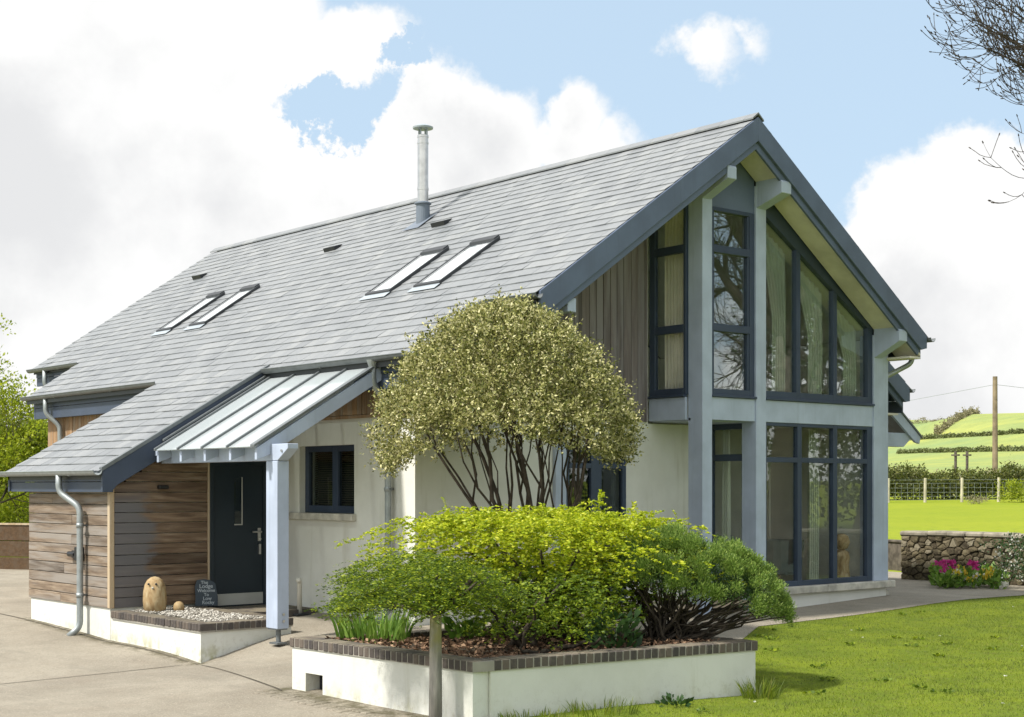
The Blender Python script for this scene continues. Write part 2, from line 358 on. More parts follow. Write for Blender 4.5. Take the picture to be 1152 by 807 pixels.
def np_mesh(name, V, F, mat, parent=None, smooth=False):
    V = np.asarray(V, np.float32).reshape(-1, 3); F = np.asarray(F, np.int32); k = F.shape[1]
    me = bpy.data.meshes.new(name); me.vertices.add(len(V)); me.vertices.foreach_set('co', V.ravel())
    me.loops.add(F.size); me.loops.foreach_set('vertex_index', F.ravel())
    me.polygons.add(len(F)); me.polygons.foreach_set('loop_start', np.arange(0, F.size, k, dtype=np.int32))
    if smooth: me.polygons.foreach_set('use_smooth', np.ones(len(F), bool))
    me.update(calc_edges=True); me.materials.append(M[mat] if isinstance(mat, str) else mat)
    o = bpy.data.objects.new(name, me); COL.objects.link(o)
    if parent: o.parent = parent
    return o
def tag(o, label=None, cat=None, group=None, kind=None):
    if label: o['label'] = label
    if cat: o['category'] = cat
    if group: o['group'] = group
    if kind: o['kind'] = kind
    return o
def thing(name, label, cat, loc=(0, 0, 0), group=None):
    o = bpy.data.objects.new(name, None); COL.objects.link(o); o.location = loc; o.empty_display_size = .2
    return tag(o, label, cat, group)
def seat(parent):   # children were modelled in world space: keep them there when the empty stands at its base
    pass
def at_base(root, loc):
    """move an empty to loc while its (already world-space) children stay put"""
    root.location = loc
    for ch in root.children: ch.location = Vector(ch.location) - Vector(loc)
def shade_smooth(o): o.data.polygons.foreach_set('use_smooth', [True] * len(o.data.polygons))

# ------------------------------------------------------------------ foliage helpers (numpy)
def unit(a): return a / np.maximum(np.linalg.norm(a, axis=-1, keepdims=True), 1e-9)
def leaves(P, D, size, aspect=.5, up=.0, tilt=.6, rng=RNG):
    """rhombic leaves: P base points, D growth directions"""
    n = len(P); D = unit(D + rng.normal(0, tilt, (n, 3)) + np.array([0, 0, up]))
    S = unit(np.cross(D, rng.normal(0, 1, (n, 3))))
    l = (size * rng.uniform(.6, 1.3, n))[:, None]; w = l * aspect * .5
    Nn = np.cross(D, S) * l * .08
    V = np.stack([P, P + D * l * .5 + S * w + Nn, P + D * l, P + D * l * .5 - S * w + Nn], 1)
    F = np.arange(4 * n).reshape(n, 4); return V.reshape(-1, 3), F
def join(parts):
    Vs, Fs, o = [], [], 0
    for V, F in parts: Vs.append(V); Fs.append(F + o); o += len(V)
    return np.concatenate(Vs), np.concatenate(Fs)
def clumps(C, Nrm, per, rad, size, aspect=.5, flat=1.0, tilt=.6, up=0., rng=RNG):
    n = len(C); k = n * per
    off = rng.normal(0, 1, (k, 3)); off = unit(off) * (rng.random((k, 1)) ** .5) * rad; off[:, 2] *= flat
    P = np.repeat(C, per, 0) + off
    D = unit(np.repeat(Nrm, per, 0) + off / rad)
    return leaves(P, D, size, aspect, up, tilt, rng)
def shoots(C, Nrm, k, per, length, size, aspect=.5, rng=RNG, spread=.55):
    """leaves set spirally along short outward shoots"""
    n = len(C) * k; B = np.repeat(C, k, 0) + rng.normal(0, .045, (n, 3)); D = unit(np.repeat(Nrm, k, 0) + rng.normal(0, spread, (n, 3)) + np.array([0, 0, .25]))
    Ln = length * rng.uniform(.5, 1.3, (n, 1)); s_ = (np.arange(per)[None] + rng.random((n, per))) / per
    P = B[:, None] + D[:, None] * (s_ * Ln)[..., None]; U = unit(np.cross(D, rng.normal(0, 1, (n, 3)))); W = np.cross(D, U); a = s_ * 14 + rng.uniform(0, 6, (n, 1))
    dirs = D[:, None] * .75 + U[:, None] * np.cos(a)[..., None] + W[:, None] * np.sin(a)[..., None]
    return leaves(P.reshape(-1, 3), dirs.reshape(-1, 3), size, aspect, 0, .15, rng)
def frusta(segs, n=4):
    """disjoint tapered segments for twigs: (p0,p1,r0,r1)"""
    A = np.array([s[0] for s in segs], float); B = np.array([s[1] for s in segs], float)
    r0 = np.array([s[2] for s in segs])[:, None, None]; r1 = np.array([s[3] for s in segs])[:, None, None]
    T = unit(B - A); h = np.where(np.abs(T[:, 2:3]) > .9, np.array([[1., 0, 0]]), np.array([[0., 0, 1]]))
    U = unit(np.cross(T, h)); W = np.cross(T, U)
    an = np.arange(n) * 2 * math.pi / n
    ring = U[:, None] * np.cos(an)[None, :, None] + W[:, None] * np.sin(an)[None, :, None]
    V = np.concatenate([A[:, None] + ring * r0, B[:, None] + ring * r1], 1)
    base = np.arange(n); q = np.stack([base, (base + 1) % n, n + (base + 1) % n, n + base], 1)
    F = q[None] + (np.arange(len(segs)) * 2 * n)[:, None, None]
    return V.reshape(-1, 3), F.reshape(-1, 4)
def branch(segs, p, d, length, r, depth, rng, spread=.5, up=.06, tips=None, nseg=4, kids=3, shrink=.68, wob=.16, rmin=.003):
    p = np.array(p, float); d = np.array(d, float) / np.linalg.norm(d); step = length / nseg
    for i in range(nseg):
        d = d + rng.normal(0, wob, 3) + np.array([0, 0, up]); d /= np.linalg.norm(d)
        q = p + d * step; rr = max(rmin, r * (1 - .45 * (i + 1) / nseg))
        segs.append((p, q, max(rmin, r * (1 - .45 * i / nseg)), rr)); p = q
        if depth > 0 and i >= 1:
            for _ in range(rng.integers(1, kids)):
                s = d + rng.normal(0, spread, 3); branch(segs, p, s, length * shrink * rng.uniform(.7, 1.15), rr * .62, depth - 1, rng, spread, up, tips, nseg, kids, shrink, wob, rmin)
    if depth > 0:
        branch(segs, p, d + rng.normal(0, spread * .5, 3), length * shrink, rr * .8, depth - 1, rng, spread, up, tips, nseg, kids, shrink, wob, rmin)
    elif tips is not None: tips.append((p, d))

# ------------------------------------------------------------------ terrain
CP = np.array([(-7.6, -7.3, -.15), (-4.65, -7.25, -.26), (-2.27, -7.25, -.33), (-2.27, -6.3, -.11), (-2.2, -4.8, .03), (-4, -4.8, .03), (1.1, -8.1, -.20), (3.7, -8.1, -.22),
    (4.18, -5, -.20), (1.5, -5, -.06), (-.5, 1.3, -.04), (-.5, 3.7, .03), (-1.45, -3, 0), (.4, 6, -.03), (-3.6, 8.5, -.05), (7, -5, -.08), (-11, -9, -.14), (-2, -9.7, -.36),
    (3, -10, -.34), (13, -15.5, -.15), (-12, -6, -.10), (-18.5, -3.3, -.08), (10, 5, 0), (-15, -14, -.2), (-15, 8, 0.02), (0, 14, 0), (20, -5, 0), (-30, -15, -.1), (6, -25, -.2), (-25, 10, .05)])
def _k(a, b): return np.linalg.norm(a[:, None, :2] - b[None, :, :2], axis=2)
_A = np.zeros((len(CP) + 3,) * 2); _n = len(CP); _A[:_n, :_n] = _k(CP, CP) + np.eye(_n) * .15
_A[:_n, _n:] = np.c_[np.ones(_n), CP[:, :2]]; _A[_n:, :_n] = _A[:_n, _n:].T
_W = np.linalg.solve(_A, np.r_[CP[:, 2], 0, 0, 0])
def ground_z(x, y):
    x = np.atleast_1d(np.asarray(x, float)); y = np.atleast_1d(np.asarray(y, float)); q = np.c_[x.ravel(), y.ravel()]
    near = _k(q, CP) @ _W[:_n] + np.c_[np.ones(len(q)), q] @ _W[_n:]
    r = np.hypot(q[:, 0] - 13.04, q[:, 1] + 15.535)
    far = np.clip(.0209 * (r - 30.5), 0, 2.4)
    w = np.clip((np.hypot(q[:, 0] + 4, q[:, 1] + 3) - 13) / 14, 0, 1); w = w * w * (3 - 2 * w)
    return (near * (1 - w) + far * w).reshape(x.shape)
def gz(x, y): return float(ground_z(x, y)[0])

def axis_grid(lo, hi, fine_lo, fine_hi, step, coarse):
    a = list(np.arange(fine_lo, fine_hi + 1e-6, step)); v = fine_lo; s = step
    while v > lo: s = min(s * 1.35, coarse); v -= s; a.insert(0, v)
    v = fine_hi; s = step
    while v < hi: s = min(s * 1.35, coarse); v += s; a.append(v)
    return np.array(a)
gx = axis_grid(-1500, 900, -14, 14, .25, 60); gy = axis_grid(-600, 1800, -14, 12, .25, 60)
X, Y = np.meshgrid(gx, gy); Z = ground_z(X, Y)
nx, ny = len(gx), len(gy); idx = np.arange(nx * ny).reshape(ny, nx)
F = np.stack([idx[:-1, :-1], idx[:-1, 1:], idx[1:, 1:], idx[1:, :-1]], -1).reshape(-1, 4)
tag(np_mesh('ground', np.stack([X, Y, Z], -1), F, 'grass_ground', smooth=True), kind='structure')

def sheet(name, poly, mat, off, kind='structure', step=.25, lim=16):
    bm = bmesh.new(); f = bm.faces.new([bm.verts.new((x, y, 0)) for x, y in poly])
    bmesh.ops.triangulate(bm, faces=[f])
    xs = [p[0] for p in poly]; ys = [p[1] for p in poly]
    for ax, lo, hi in ((0, max(min(xs), -lim), min(max(xs), lim)), (1, max(min(ys), -lim), min(max(ys), lim))):
        t = math.ceil(lo / step) * step
        while t < hi:
            co = [0, 0, 0]; no = [0, 0, 0]; co[ax] = t; no[ax] = 1
            bmesh.ops.bisect_plane(bm, geom=bm.verts[:] + bm.edges[:] + bm.faces[:], plane_co=co, plane_no=no, dist=1e-5); t += step
    zz = ground_z([v.co.x for v in bm.verts], [v.co.y for v in bm.verts])
    for v, z in zip(bm.verts, zz): v.co.z = z + off
    bmesh.ops.recalc_face_normals(bm, faces=bm.faces)
    for f in bm.faces:
        if f.normal.z < 0: f.normal_flip()
        f.smooth = True
    me = bpy.data.meshes.new(name); bm.to_mesh(me); bm.free(); me.materials.append(M[mat])
    o = bpy.data.objects.new(name, me); COL.objects.link(o)
    return tag(o, kind=kind)
drive_poly = [(-34, -24), (3.55, -24), (3.72, -8.1), (3.2, -5.2), (2.3, -3.2), (1.0, -1.2), (.75, 1.92), (.38, 6.11), (-.3, 9), (-2.5, 10), (-8, 10), (-8, -3), (-19, -2.2), (-34, -12)]
sheet('driveway', drive_poly, 'concrete', .012)
sheet('lawn', [(3.55, -24), (30, -24), (30, 13), (-.3, 9), (.38, 6.11), (.75, 1.92), (1.0, -1.2), (2.3, -3.2), (3.2, -5.2), (3.72, -8.1)], 'lawn_ground', .006)
def strip(name, a, b, w, mat, off):
    a = Vector((*a, 0)); b = Vector((*b, 0)); d = (b - a).normalized(); n = Vector((-d.y, d.x, 0)) * w / 2
    return sheet(name, [tuple((a + n)[:2]), tuple((a - n)[:2]), tuple((b - n)[:2]), tuple((b + n)[:2])], mat, off)
strip('driveway_joint', (-2.36, -7.28), (-2.0, -12.2), .022, 'joint', .017)
strip('driveway_joint', (-2.36, -7.27), (1.1, -8.22), .022, 'joint', .017)
strip('driveway_joint', (-2.36, -7.3), (-9.5, -7.34), .03, 'joint', .017)
# setts along the planter foot
mb = MB(); rnd = random.Random(3)
for i in range(24):
    for j in range(2):
        x = 1.0 + i * .115; y = -8.28 - j * .11 - rnd.uniform(0, .01); z = gz(x, y)
        mb.box(x - .052, x + .052, y - .05, y + .05, z - .03, z + .016 + rnd.uniform(0, .004))
tag(mb.build('paving_setts', 'concrete', bevel=.006), kind='structure')

# ------------------------------------------------------------------ HOUSE
ZR, TP = 6.797, .6823
HY0 = -4.755
def rz(y): return ZR - TP * abs(y)
def e3z(y): return rz(-5.06) - .585 * (-5.06 - y)
house = thing('house', 'cream rendered and timber clad house with slate roof and glazed gable', 'house')

# --- walls
w = MB(); T = .28
w.box(-4.65, -4.09, HY0, HY0 + T, -.5, 2.62).box(-2.77, -1.45, HY0, HY0 + T, -.5, 2.62)
w.box(-4.09, -2.77, HY0, HY0 + T, -.5, 1.30).box(-4.09, -2.77, HY0, HY0 + T, 2.28, 2.62)
w.box(-1.45 - T, -1.45, HY0 + T, -2.27, -.5, 2.62).box(-1.45 - T, -1.45, -1.13, .60, -.5, 2.62).box(-1.45 - T, -1.45, -2.27, -1.13, 2.28, 2.62)
w.box(-15 + .2, -.76, 3.4, 3.6, -.5, 4.0)
w.box(-12.5, -1.45, 4.475, 4.755, -.5, 3.1).box(-1.45 - T, -1.45, 3.6, 4.475, -.5, 3.4)
w.box(-12.5, -4.65, HY0, HY0 + T, 0, 3.08).box(-14.8, -12.5, -3.6, -3.3, 0, 3.7)
w.prism([(-3.6, -.5), (3.6, -.5), (3.6, 3.9), (0, 6.35), (-3.6, 3.9)], -14.8, -14.5, 'x')
w.prism([(HY0, -.5), (-3.6, -.5), (-3.6, 3.9), (HY0, 3.1)], -12.5, -12.2, 'x')
# plinth of the timber box and front plinth of the step
w.box(-7.24, -4.68, -7.23, -6.9, -.6, .165).box(-7.24, -7.0, -6.9, HY0, -.6, .165)
w.build('wall', 'render', house)
# inner lining that closes the timber gable wall and the timber box
li = MB()
li.prism([(HY0 + .3, 2.62), (-.66, 2.62), (-.66, 5.9), (HY0 + .3, 3.15)], -1.66, -1.46, 'x'); li.build('wall', 'inner_wall', house); li = MB()
li.box(-7.2, -4.72, -7.18, -7.0, .0, 1.95).box(-7.2, -7.0, -7.0, HY0, 0, 1.9)
li.prism([(-7.18, 0), (HY0, 0), (HY0, 3.0), (-7.18, 1.72)], -4.9, -4.72, 'x')
li.build('wall', 'inner_wall', house)
for sg in (-1, 1):
    cl = MB(); cl.prism([(0, 6.37), (sg * 3.4, 6.37 - TP * 3.4), (sg * 3.4, 6.33 - TP * 3.4), (0, 6.33)], -5.1, -.62, 'x'); cl.build('ceiling', 'inner_wall', house)
inn = MB()
inn.box(-14.5, -.58, -3.3, 3.4, .05, .12)
inn.build('floor', 'inner_floor', house)
inn = MB(); inn.box(-14.4, -.62, -.57, 3.38, 2.685, 2.94).box(-14.4, -1.75, -3.3, -.60, 2.68, 2.94); inn.build('floor', 'inner_wall', house)
inn = MB(); inn.box(-4.6, -4.5, -4.4, 3.38, .12, 2.68).prism([(-3.3, 2.94), (3.38, 2.94), (3.38, 4.0), (0, 6.3), (-3.3, 4.05)], -5.2, -5.1, 'x')
inn.box(-4.5, -2.6, 3.36, 3.395, .12, 2.68).box(-5.1, -.8, 3.36, 3.395, 2.94, 4.0)
inn.box(-4.5, -1.75, -.62, -.55, .12, 2.68)
inn.build('wall', 'inner_wall', house)

# --- cladding
rnd = random.Random(5)
mb = MB(); y = HY0 + .02
while y < -.72:
    wd = rnd.uniform(.125, .15); y1 = min(y + wd - .008, -.70); t = -1.42 + rnd.uniform(-.004, .004)
    zt = lambda q: 6.36 - TP * abs(q)
    mb.prism([(y, 2.64), (y1, 2.64), (y1, zt(y1)), (y, zt(y))], -1.455, t, 'x'); y += wd
mb.build('wood_cladding', 'wood_grey', house, bevel=.003)
mb = MB(); x = -4.6
while x < -1.45:
    wd = rnd.uniform(.105, .13); t = HY0 - .03 + rnd.uniform(-.004, .004); mb.box(x, x + wd - .008, t, HY0 + .02, 2.66, 3.12); x += wd
mb.box(-4.6, -1.44, HY0 - .036, HY0 + .02, 2.615, 2.655)
mb.build('wood_cladding', 'wood_brown', house, bevel=.003)
mb = MB(); x = -12.46
while x < -7.2:
    wd = rnd.uniform(.105, .13); t = HY0 - .03 + rnd.uniform(-.004, .004); mb.box(x, x + wd - .008, t, HY0 - .002, .3, 3.05); x += wd
mb.build('wood_cladding', 'wood_brown', house, bevel=.003)
mb = MB(); z = .165
while z < 1.75:
    h = rnd.uniform(.128, .142); cut = rnd.uniform(-6.6, -5.3) if rnd.random() < .45 else None
    for a, b in (((-7.27, cut - .002), (cut + .002, -4.70)) if cut else ((-7.27, -4.70),)):
        mb.box(a, b, -7.25 + rnd.uniform(-.004, .004), -7.2, z, z + h - .008)
    z += h
mb.build('wood_cladding', 'wood_front', house, bevel=.004)
mb = MB(); z = .165
while z < 3.0:
    h = rnd.uniform(.128, .142)
    def ymin(zz):  # roof underside limit
        return -7.19 if zz < 1.72 else max(-7.19, -5.06 - (rz(-5.06) - .26 - zz) / .585)
    y0 = ymin(z + h) ; yend = -5.85 if z + h < 2.12 else -4.78
    if y0 < yend - .05: mb.box(-4.71, -4.65 + rnd.uniform(-.004, .004), y0, yend, z, z + h - .008)
    z += h
mb.build('wood_cladding', 'wood_side', house, bevel=.004)
mb = MB(); mb.box(-4.70, -4.635, -7.265, -7.195, .165, 1.75); mb.build('corner_trim', 'wood_trim', house, bevel=.006)
mb = MB(); mb.box(-4.70, -4.632, -5.85, -5.825, .165, 2.1); mb.build('corner_trim', 'wood_trim', house, bevel=.003)

# --- roof deck and slates
roofm = MB(); th = .14
def slab(x0, x1, y0, y1, zf, sgn=1):
    roofm.prism([(sgn * y0, zf(y0) - .03), (sgn * y1, zf(y1) - .03), (sgn * y1, zf(y1) - th), (sgn * y0, zf(y0) - th)], x0, x1, 'x')
slab(-15, -.05, -.02, -4.0, rz); slab(-12.73, -1.06, -4.0, -5.06, rz); slab(-7.6, -4.56, -5.06, -7.42, e3z)
slab(-15, -.05, -.02, -4.0, rz, -1); slab(-12.73, -1.06, -4.0, -5.06, rz, -1)
roofo = roofm.build('roof', 'dark', house)
rnd = random.Random(9)
def slates(x0, x1, y0, y1, zf, slope, sgn=1, gauge=.208, wid=.25, ph=0.0):
    mb = MB(); cs = 1 / math.sqrt(1 + slope * slope); n = int(round(abs(y1 - y0) / cs / gauge)); dy = (y1 - y0) / n
    for r in range(n):
        ya = y0 + dy * r; yb = y0 + dy * (r + 1) - (.012 if r == n - 1 else .02)
        x = x0 - (wid * .5 if (r + ph) % 2 else 0)
        while x < x1:
            a = max(x, x0) + .0015; b = min(x + wid, x1) - .0025; x += wid
            if b - a < .03: continue
            j = rnd.uniform(-.004, .004); lift = rnd.uniform(0, .004); l2 = rnd.uniform(-.002, .002)
            za = zf(ya) - .013; zb = zf(yb) + .001 + lift * .6; q = .008
            vs = [(a, sgn * ya, za), (b, sgn * ya, za), (b, sgn * (yb + j), zb + l2), (a, sgn * (yb + j), zb - l2)]
            vs += [(v[0], v[1], v[2] - q) for v in vs]
            mb.add(vs, [(0, 1, 2, 3), (3, 2, 6, 7), (1, 5, 6, 2), (0, 3, 7, 4), (4, 7, 6, 5)])
    return mb
s1 = slates(-15.02, -.02, -.08, -4.05, rz, TP)
s1.build('slates', 'slate', roofo)
slates(-12.75, -1.03, -4.05, -5.1, rz, TP).build('slates', 'slate', roofo)
slates(-7.62, -4.50, -5.1, -7.46, e3z, .585).build('slates', 'slate', roofo)
slates(-15.02, -.02, -.08, -4.05, rz, TP, -1, .24, .5).build('slates', 'slate', roofo)
slates(-12.75, -1.03, -4.05, -5.1, rz, TP, -1, .24, .5).build('slates', 'slate', roofo)
mb = MB(); x = -15.02
while x < -.03:
    x1 = min(x + .45, .0)
    for sg in (-1, 1):
        mb.add([(x, 0, ZR + .045), (x1 - .004, 0, ZR + .045), (x1 - .004, sg * .115, rz(.115) + .035), (x, sg * .115, rz(.115) + .035), (x, 0, ZR + .02), (x1 - .004, 0, ZR + .02), (x1 - .004, sg * .115, rz(.115) + .012), (x, sg * .115, rz(.115) + .012)],
               [(0, 1, 2, 3), (4, 7, 6, 5), (0, 4, 5, 1), (1, 5, 6, 2), (2, 6, 7, 3), (3, 7, 4, 0)])
    x = x1
mb.build('ridge_cap', 'slate', roofo)
for (vx, vy) in ((-13.3, -1.36), (-8.4, -1.44), (-5.36, -1.40)):
    mb = MB(); a = .17; zt = rz(vy)
    mb.add([(vx - a, vy + .16, rz(vy + .16) + .02), (vx + a, vy + .16, rz(vy + .16) + .02), (vx + a, vy - .02, zt + .07), (vx - a, vy - .02, zt + .07),
            (vx - a, vy + .02, zt - .02), (vx + a, vy + .02, zt - .02)], [(0, 1, 2, 3), (3, 2, 5, 4), (0, 3, 4), (1, 5, 2)])
    mb.build('roof_vent', 'dark', roofo)

# --- soffits, bargeboards, fascias
mb = MB()
for sg in (-1, 1):
    mb = MB(); mb.prism([(0, 6.44), (sg * 3.9, 6.44 - TP * 3.9), (sg * 3.9, 6.40 - TP * 3.9), (0, 6.40)], -.50, -.07, 'x')
    mb.build('soffit', 'soffit_cream', house)
mb = MB(); mb.prism([(-3.9, 6.44 - TP * 3.9), (-.64, 6.44 - TP * .64), (-.64, 6.40 - TP * .64), (-3.9, 6.40 - TP * 3.9)], -1.45, -.503, 'x')
mb.build('soffit', 'soffit_cream', house)
for q0, q1 in ((3.62, 3.9), (-3.9, -3.62)): MB().box(-1.45, -.07, q0, q1, 3.70, 3.73).build('soffit', 'soffit_cream', house)
def band(mb, y0, y1, zf, top, bot, x0, x1, yin=0):
    mb.prism([(y0, zf(y0) + top), (y1, zf(y1) + top), (y1, zf(y1) + bot), (y0, zf(y0) + bot)], x0, x1, 'x')
for sg in (-1, 1):
    mb = MB(); mb.prism([(0, ZR - .02), (sg * 3.98, rz(3.98) - .02), (sg * 3.98, rz(3.98) - .22), (sg * 3.84, rz(3.84) - .345), (0, ZR - .345)], -.045, -.002, 'x')
    mb.build('bargeboard', 'blue_dark', house, bevel=.004)
    mb = MB(); mb.prism([(0, ZR - .33), (sg * 3.86, rz(3.86) - .33), (sg * 3.80, rz(3.80) - .455), (0, ZR - .455)], -.085, -.047, 'x')
    mb.build('bargeboard', 'blue_dark', house, bevel=.004)
for sg in (-1, 1):
    mb = MB(); mb.prism([(sg * 4.0, rz(4.0) - .02), (sg * 5.02, rz(5.02) - .02), (sg * 5.02, rz(5.02) - .24), (sg * 4.90, rz(4.9) - .34), (sg * 4.0, rz(4.0) - .34)], -1.07, -1.02, 'x')
    mb.prism([(sg * 4.0, rz(4.0) - .32), (sg * 4.9, rz(4.9) - .32), (sg * 4.9, rz(4.9) - .44), (sg * 4.0, rz(4.0) - .44)], -1.11, -1.073, 'x')
    mb.build('bargeboard', 'blue_dark', house, bevel=.004)
    mb = MB(); mb.box(-1.45, -1.11, sg * 4.4 - .42, sg * 4.4 + .42, 2.90, 2.93); mb.build('soffit', 'soffit_cream', house)
mb = MB()   # verge of the low roof over the timber box
mb.prism([(-4.98, e3z(-5.06) + .03), (-7.42, e3z(-7.42) - .015), (-7.42, 1.66), (-7.30, 1.66), (-7.22, e3z(-7.22) - .33), (-4.98, e3z(-5.06) - .30)], -4.555, -4.505, 'x')
mb.build('bargeboard', 'blue_mid', house, bevel=.004)
mb = MB(); mb.prism([(-4.98, e3z(-5.06) + .075), (-7.44, e3z(-7.44) + .025), (-7.44, e3z(-7.44) - .03), (-4.98, e3z(-5.06) + .02)], -4.56, -4.49, 'x')
mb.build('verge_trim', 'galv_dark', house, bevel=.003)
mb = MB(); mb.prism([(-7.42, e3z(-7.42) - .03), (-5.0, e3z(-5.0) - .03), (-5.0, e3z(-5.0) - .3), (-7.42, 1.66)], -7.60, -7.555, 'x'); mb.build('bargeboard', 'blue_mid', house)
def fascia(x0, x1, y, ztop, zbot, sg=-1):
    mid = (ztop + zbot) / 2
    mb = MB(); a, b = sorted((sg * y, sg * (y - .035))); a2, b2 = sorted((sg * (y - .012), sg * (y - .047)))
    mb.box(x0, x1, a, b, mid + .003, ztop); mb.box(x0, x1, a2, b2, zbot, mid - .003)
    mb.build('fascia', 'blue_mid', house, bevel=.003)
fascia(-15, -12.74, 3.95, 4.02, 3.70); fascia(-1.0, -.09, 3.95, 4.02, 3.70); fascia(-15, -.09, 3.95, 4.02, 3.70, 1)
fascia(-12.6, -7.56, 4.97, 3.33, 2.94); fascia(-4.5, -1.11, 4.97, 3.33, 2.94); fascia(-12.6, -1.11, 4.97, 3.33, 2.94, 1)
fascia(-7.55, -4.56, 7.41, 1.93, 1.66)
mb = MB(); mb.box(-7.55, -4.56, -7.36, -7.25, 1.66, 1.69); mb.build('soffit', 'blue_mid', house)
for q in ((-12.6, -7.3, -4.92, HY0 - .03, 2.95, 2.98), (-4.5, -1.11, -4.92, HY0 - .03, 3.0, 3.03)): MB().box(*q).build('soffit', 'blue_mid', house)
mb = MB()
for y0, y1, z0, z1 in ((-4.92, -4.0, 2.95, 2.2 + 1), ): pass
mb.prism([(-4.96, 2.94), (-4.96, 3.30), (-3.9, 3.98), (-3.9, 3.6)], -12.66, -12.6, 'x'); mb.prism([(-3.93, 3.70), (-3.93, 4.0), (0, 6.7), (3.9, 4.0), (3.9, 3.7), (0, 6.35)], -15.0, -14.95, 'x')
mb.build('bargeboard', 'blue_mid', house)

# --- gutters and downpipes
def gutter(x0, x1, y, z, r=.062, mat='galv'):
    mb = MB(); n = 10; ring = []
    for i in range(n + 1):
        a = math.pi + math.pi * i / n; ring.append((math.cos(a) * r, math.sin(a) * r))
    inner = [(c * .88, s * .88) for c, s in ring][::-1]; pts = [(y + p[0], z + p[1]) for p in ring + inner]
    n2 = len(pts); vs = [(x0, *p) for p in pts] + [(x1, *p) for p in pts]
    fs = [(i, (i + 1) % n2, n2 + (i + 1) % n2, n2 + i) for i in range(n2)]
    m = n2 // 2
    for o in (0, n2):
        for i in range(m - 1): fs.append((o + i, o + i + 1, o + n2 - 2 - i, o + n2 - 1 - i))
    # front roll bead, joints
    mb.add(vs, fs); mb.tube([(x0, y - r, z), (x1, y - r, z)], .008, 6)
    x = x0 + 1.4
    while x < x1:
        mb.tube([(x - .035, y + math.cos(a) * 0, z - r * .1) for a in ()] or [(x - .03, y - r * .2, z - r * .78), (x + .03, y - r * .2, z - r * .78)], .022, 6); x += 2.2
    return mb.build('gutter', mat, house)
gutter(-15.1, -12.76, -4.05, 4.02, mat='galv_dark'); gutter(-1.0, .06, -4.05, 4.02, mat='galv_dark'); gutter(-15.1, .06, 4.05, 4.02, mat='galv_dark')
gutter(-12.85, -7.60, -5.08, 3.335, mat='galv_dark'); gutter(-4.46, -1.0, -5.08, 3.335, mat='galv_dark'); gutter(-12.85, -1.0, 5.08, 3.335, mat='galv_dark')
gutter(-8.9, -4.47, -7.50, 1.935)
def arc(pts, r=.06, n=4):
    pts = [Vector(p) for p in pts]; out = [pts[0]]
    for a, b, c in zip(pts, pts[1:], pts[2:]):
        u = (a - b).normalized(); v = (c - b).normalized(); k = min(r, (a - b).length * .45, (c - b).length * .45)
        p, q = b + u * k, b + v * k
        for i in range(n + 1):
            t = i / n; out.append(p * (1 - t) ** 2 + b * 2 * t * (1 - t) + q * t * t)
    out.append(pts[-1]); return out
def downpipe(pts, r=.036, clips=(), wall=(0, 1, 0), mat='galv'):
    mb = MB(); mb.tube(arc(pts, .09), r, 12)
    for z in clips:   # socket joints
        p = None
        for a, b in zip(pts, pts[1:]):
            if min(a[2], b[2]) <= z <= max(a[2], b[2]) and abs(a[2] - b[2]) > .3: p = a
        if p: mb.tube([(p[0], p[1], z - .03), (p[0], p[1], z + .03)], r + .006, 12)
    o = mb.build('downpipe', mat, house, smooth=True)
    for z in clips:
        c = MB()
        p = [a for a, b in zip(pts, pts[1:]) if min(a[2], b[2]) <= z <= max(a[2], b[2]) and abs(a[2] - b[2]) > .3]
        if p:
            p = Vector(p[0]); wv = Vector(wall); s = Vector((wv.y, wv.x, 0))
            c.obox((p.x, p.y, z), s * (r + .03), wv * .012, Vector((0, 0, .014)))
            c.obox(Vector((p.x, p.y, z)) + wv * .06, Vector((.012, .012, 0)), wv * .06, Vector((0, 0, .012)))
        if c.v: c.build('pipe_clip', 'galv_dark', o)
downpipe([(-5.66, -7.50, 1.90), (-5.66, -7.50, 1.66), (-5.36, -7.34, 1.46), (-5.36, -7.34, -.12), (-5.40, -7.48, -.24)], .043, (1.22, .30))
downpipe([(-11.9, -5.06, 3.30), (-11.9, -5.06, 3.02), (-11.75, -4.86, 2.8), (-11.75, -4.86, .6)], .045, (2.3,))
downpipe([(-14.35, -4.05, 3.98), (-14.35, -4.05, 3.68), (-14.2, -3.7, 3.5), (-14.2, -3.7, 2.2)], .045, ())
downpipe([(-1.90, -5.07, 3.30), (-1.90, -5.07, 3.0), (-1.90, -4.84, 2.75), (-1.90, -4.84, .16), (-1.96, -4.95, .04)], .042, (1.7, .5))
downpipe([(-.32, 4.05, 3.98), (-.32, 4.05, 3.66), (-.60, 3.68, 3.42), (-.60, 3.68, .12)], .04, (1.7, .5), (0, -1, 0))
mb = MB(); mb.lathe([(.045, -.08), (.075, 0), (.08, .02)], 14, (-1.90, -5.07, 3.28)); mb.build('gutter_outlet', 'galv', house)

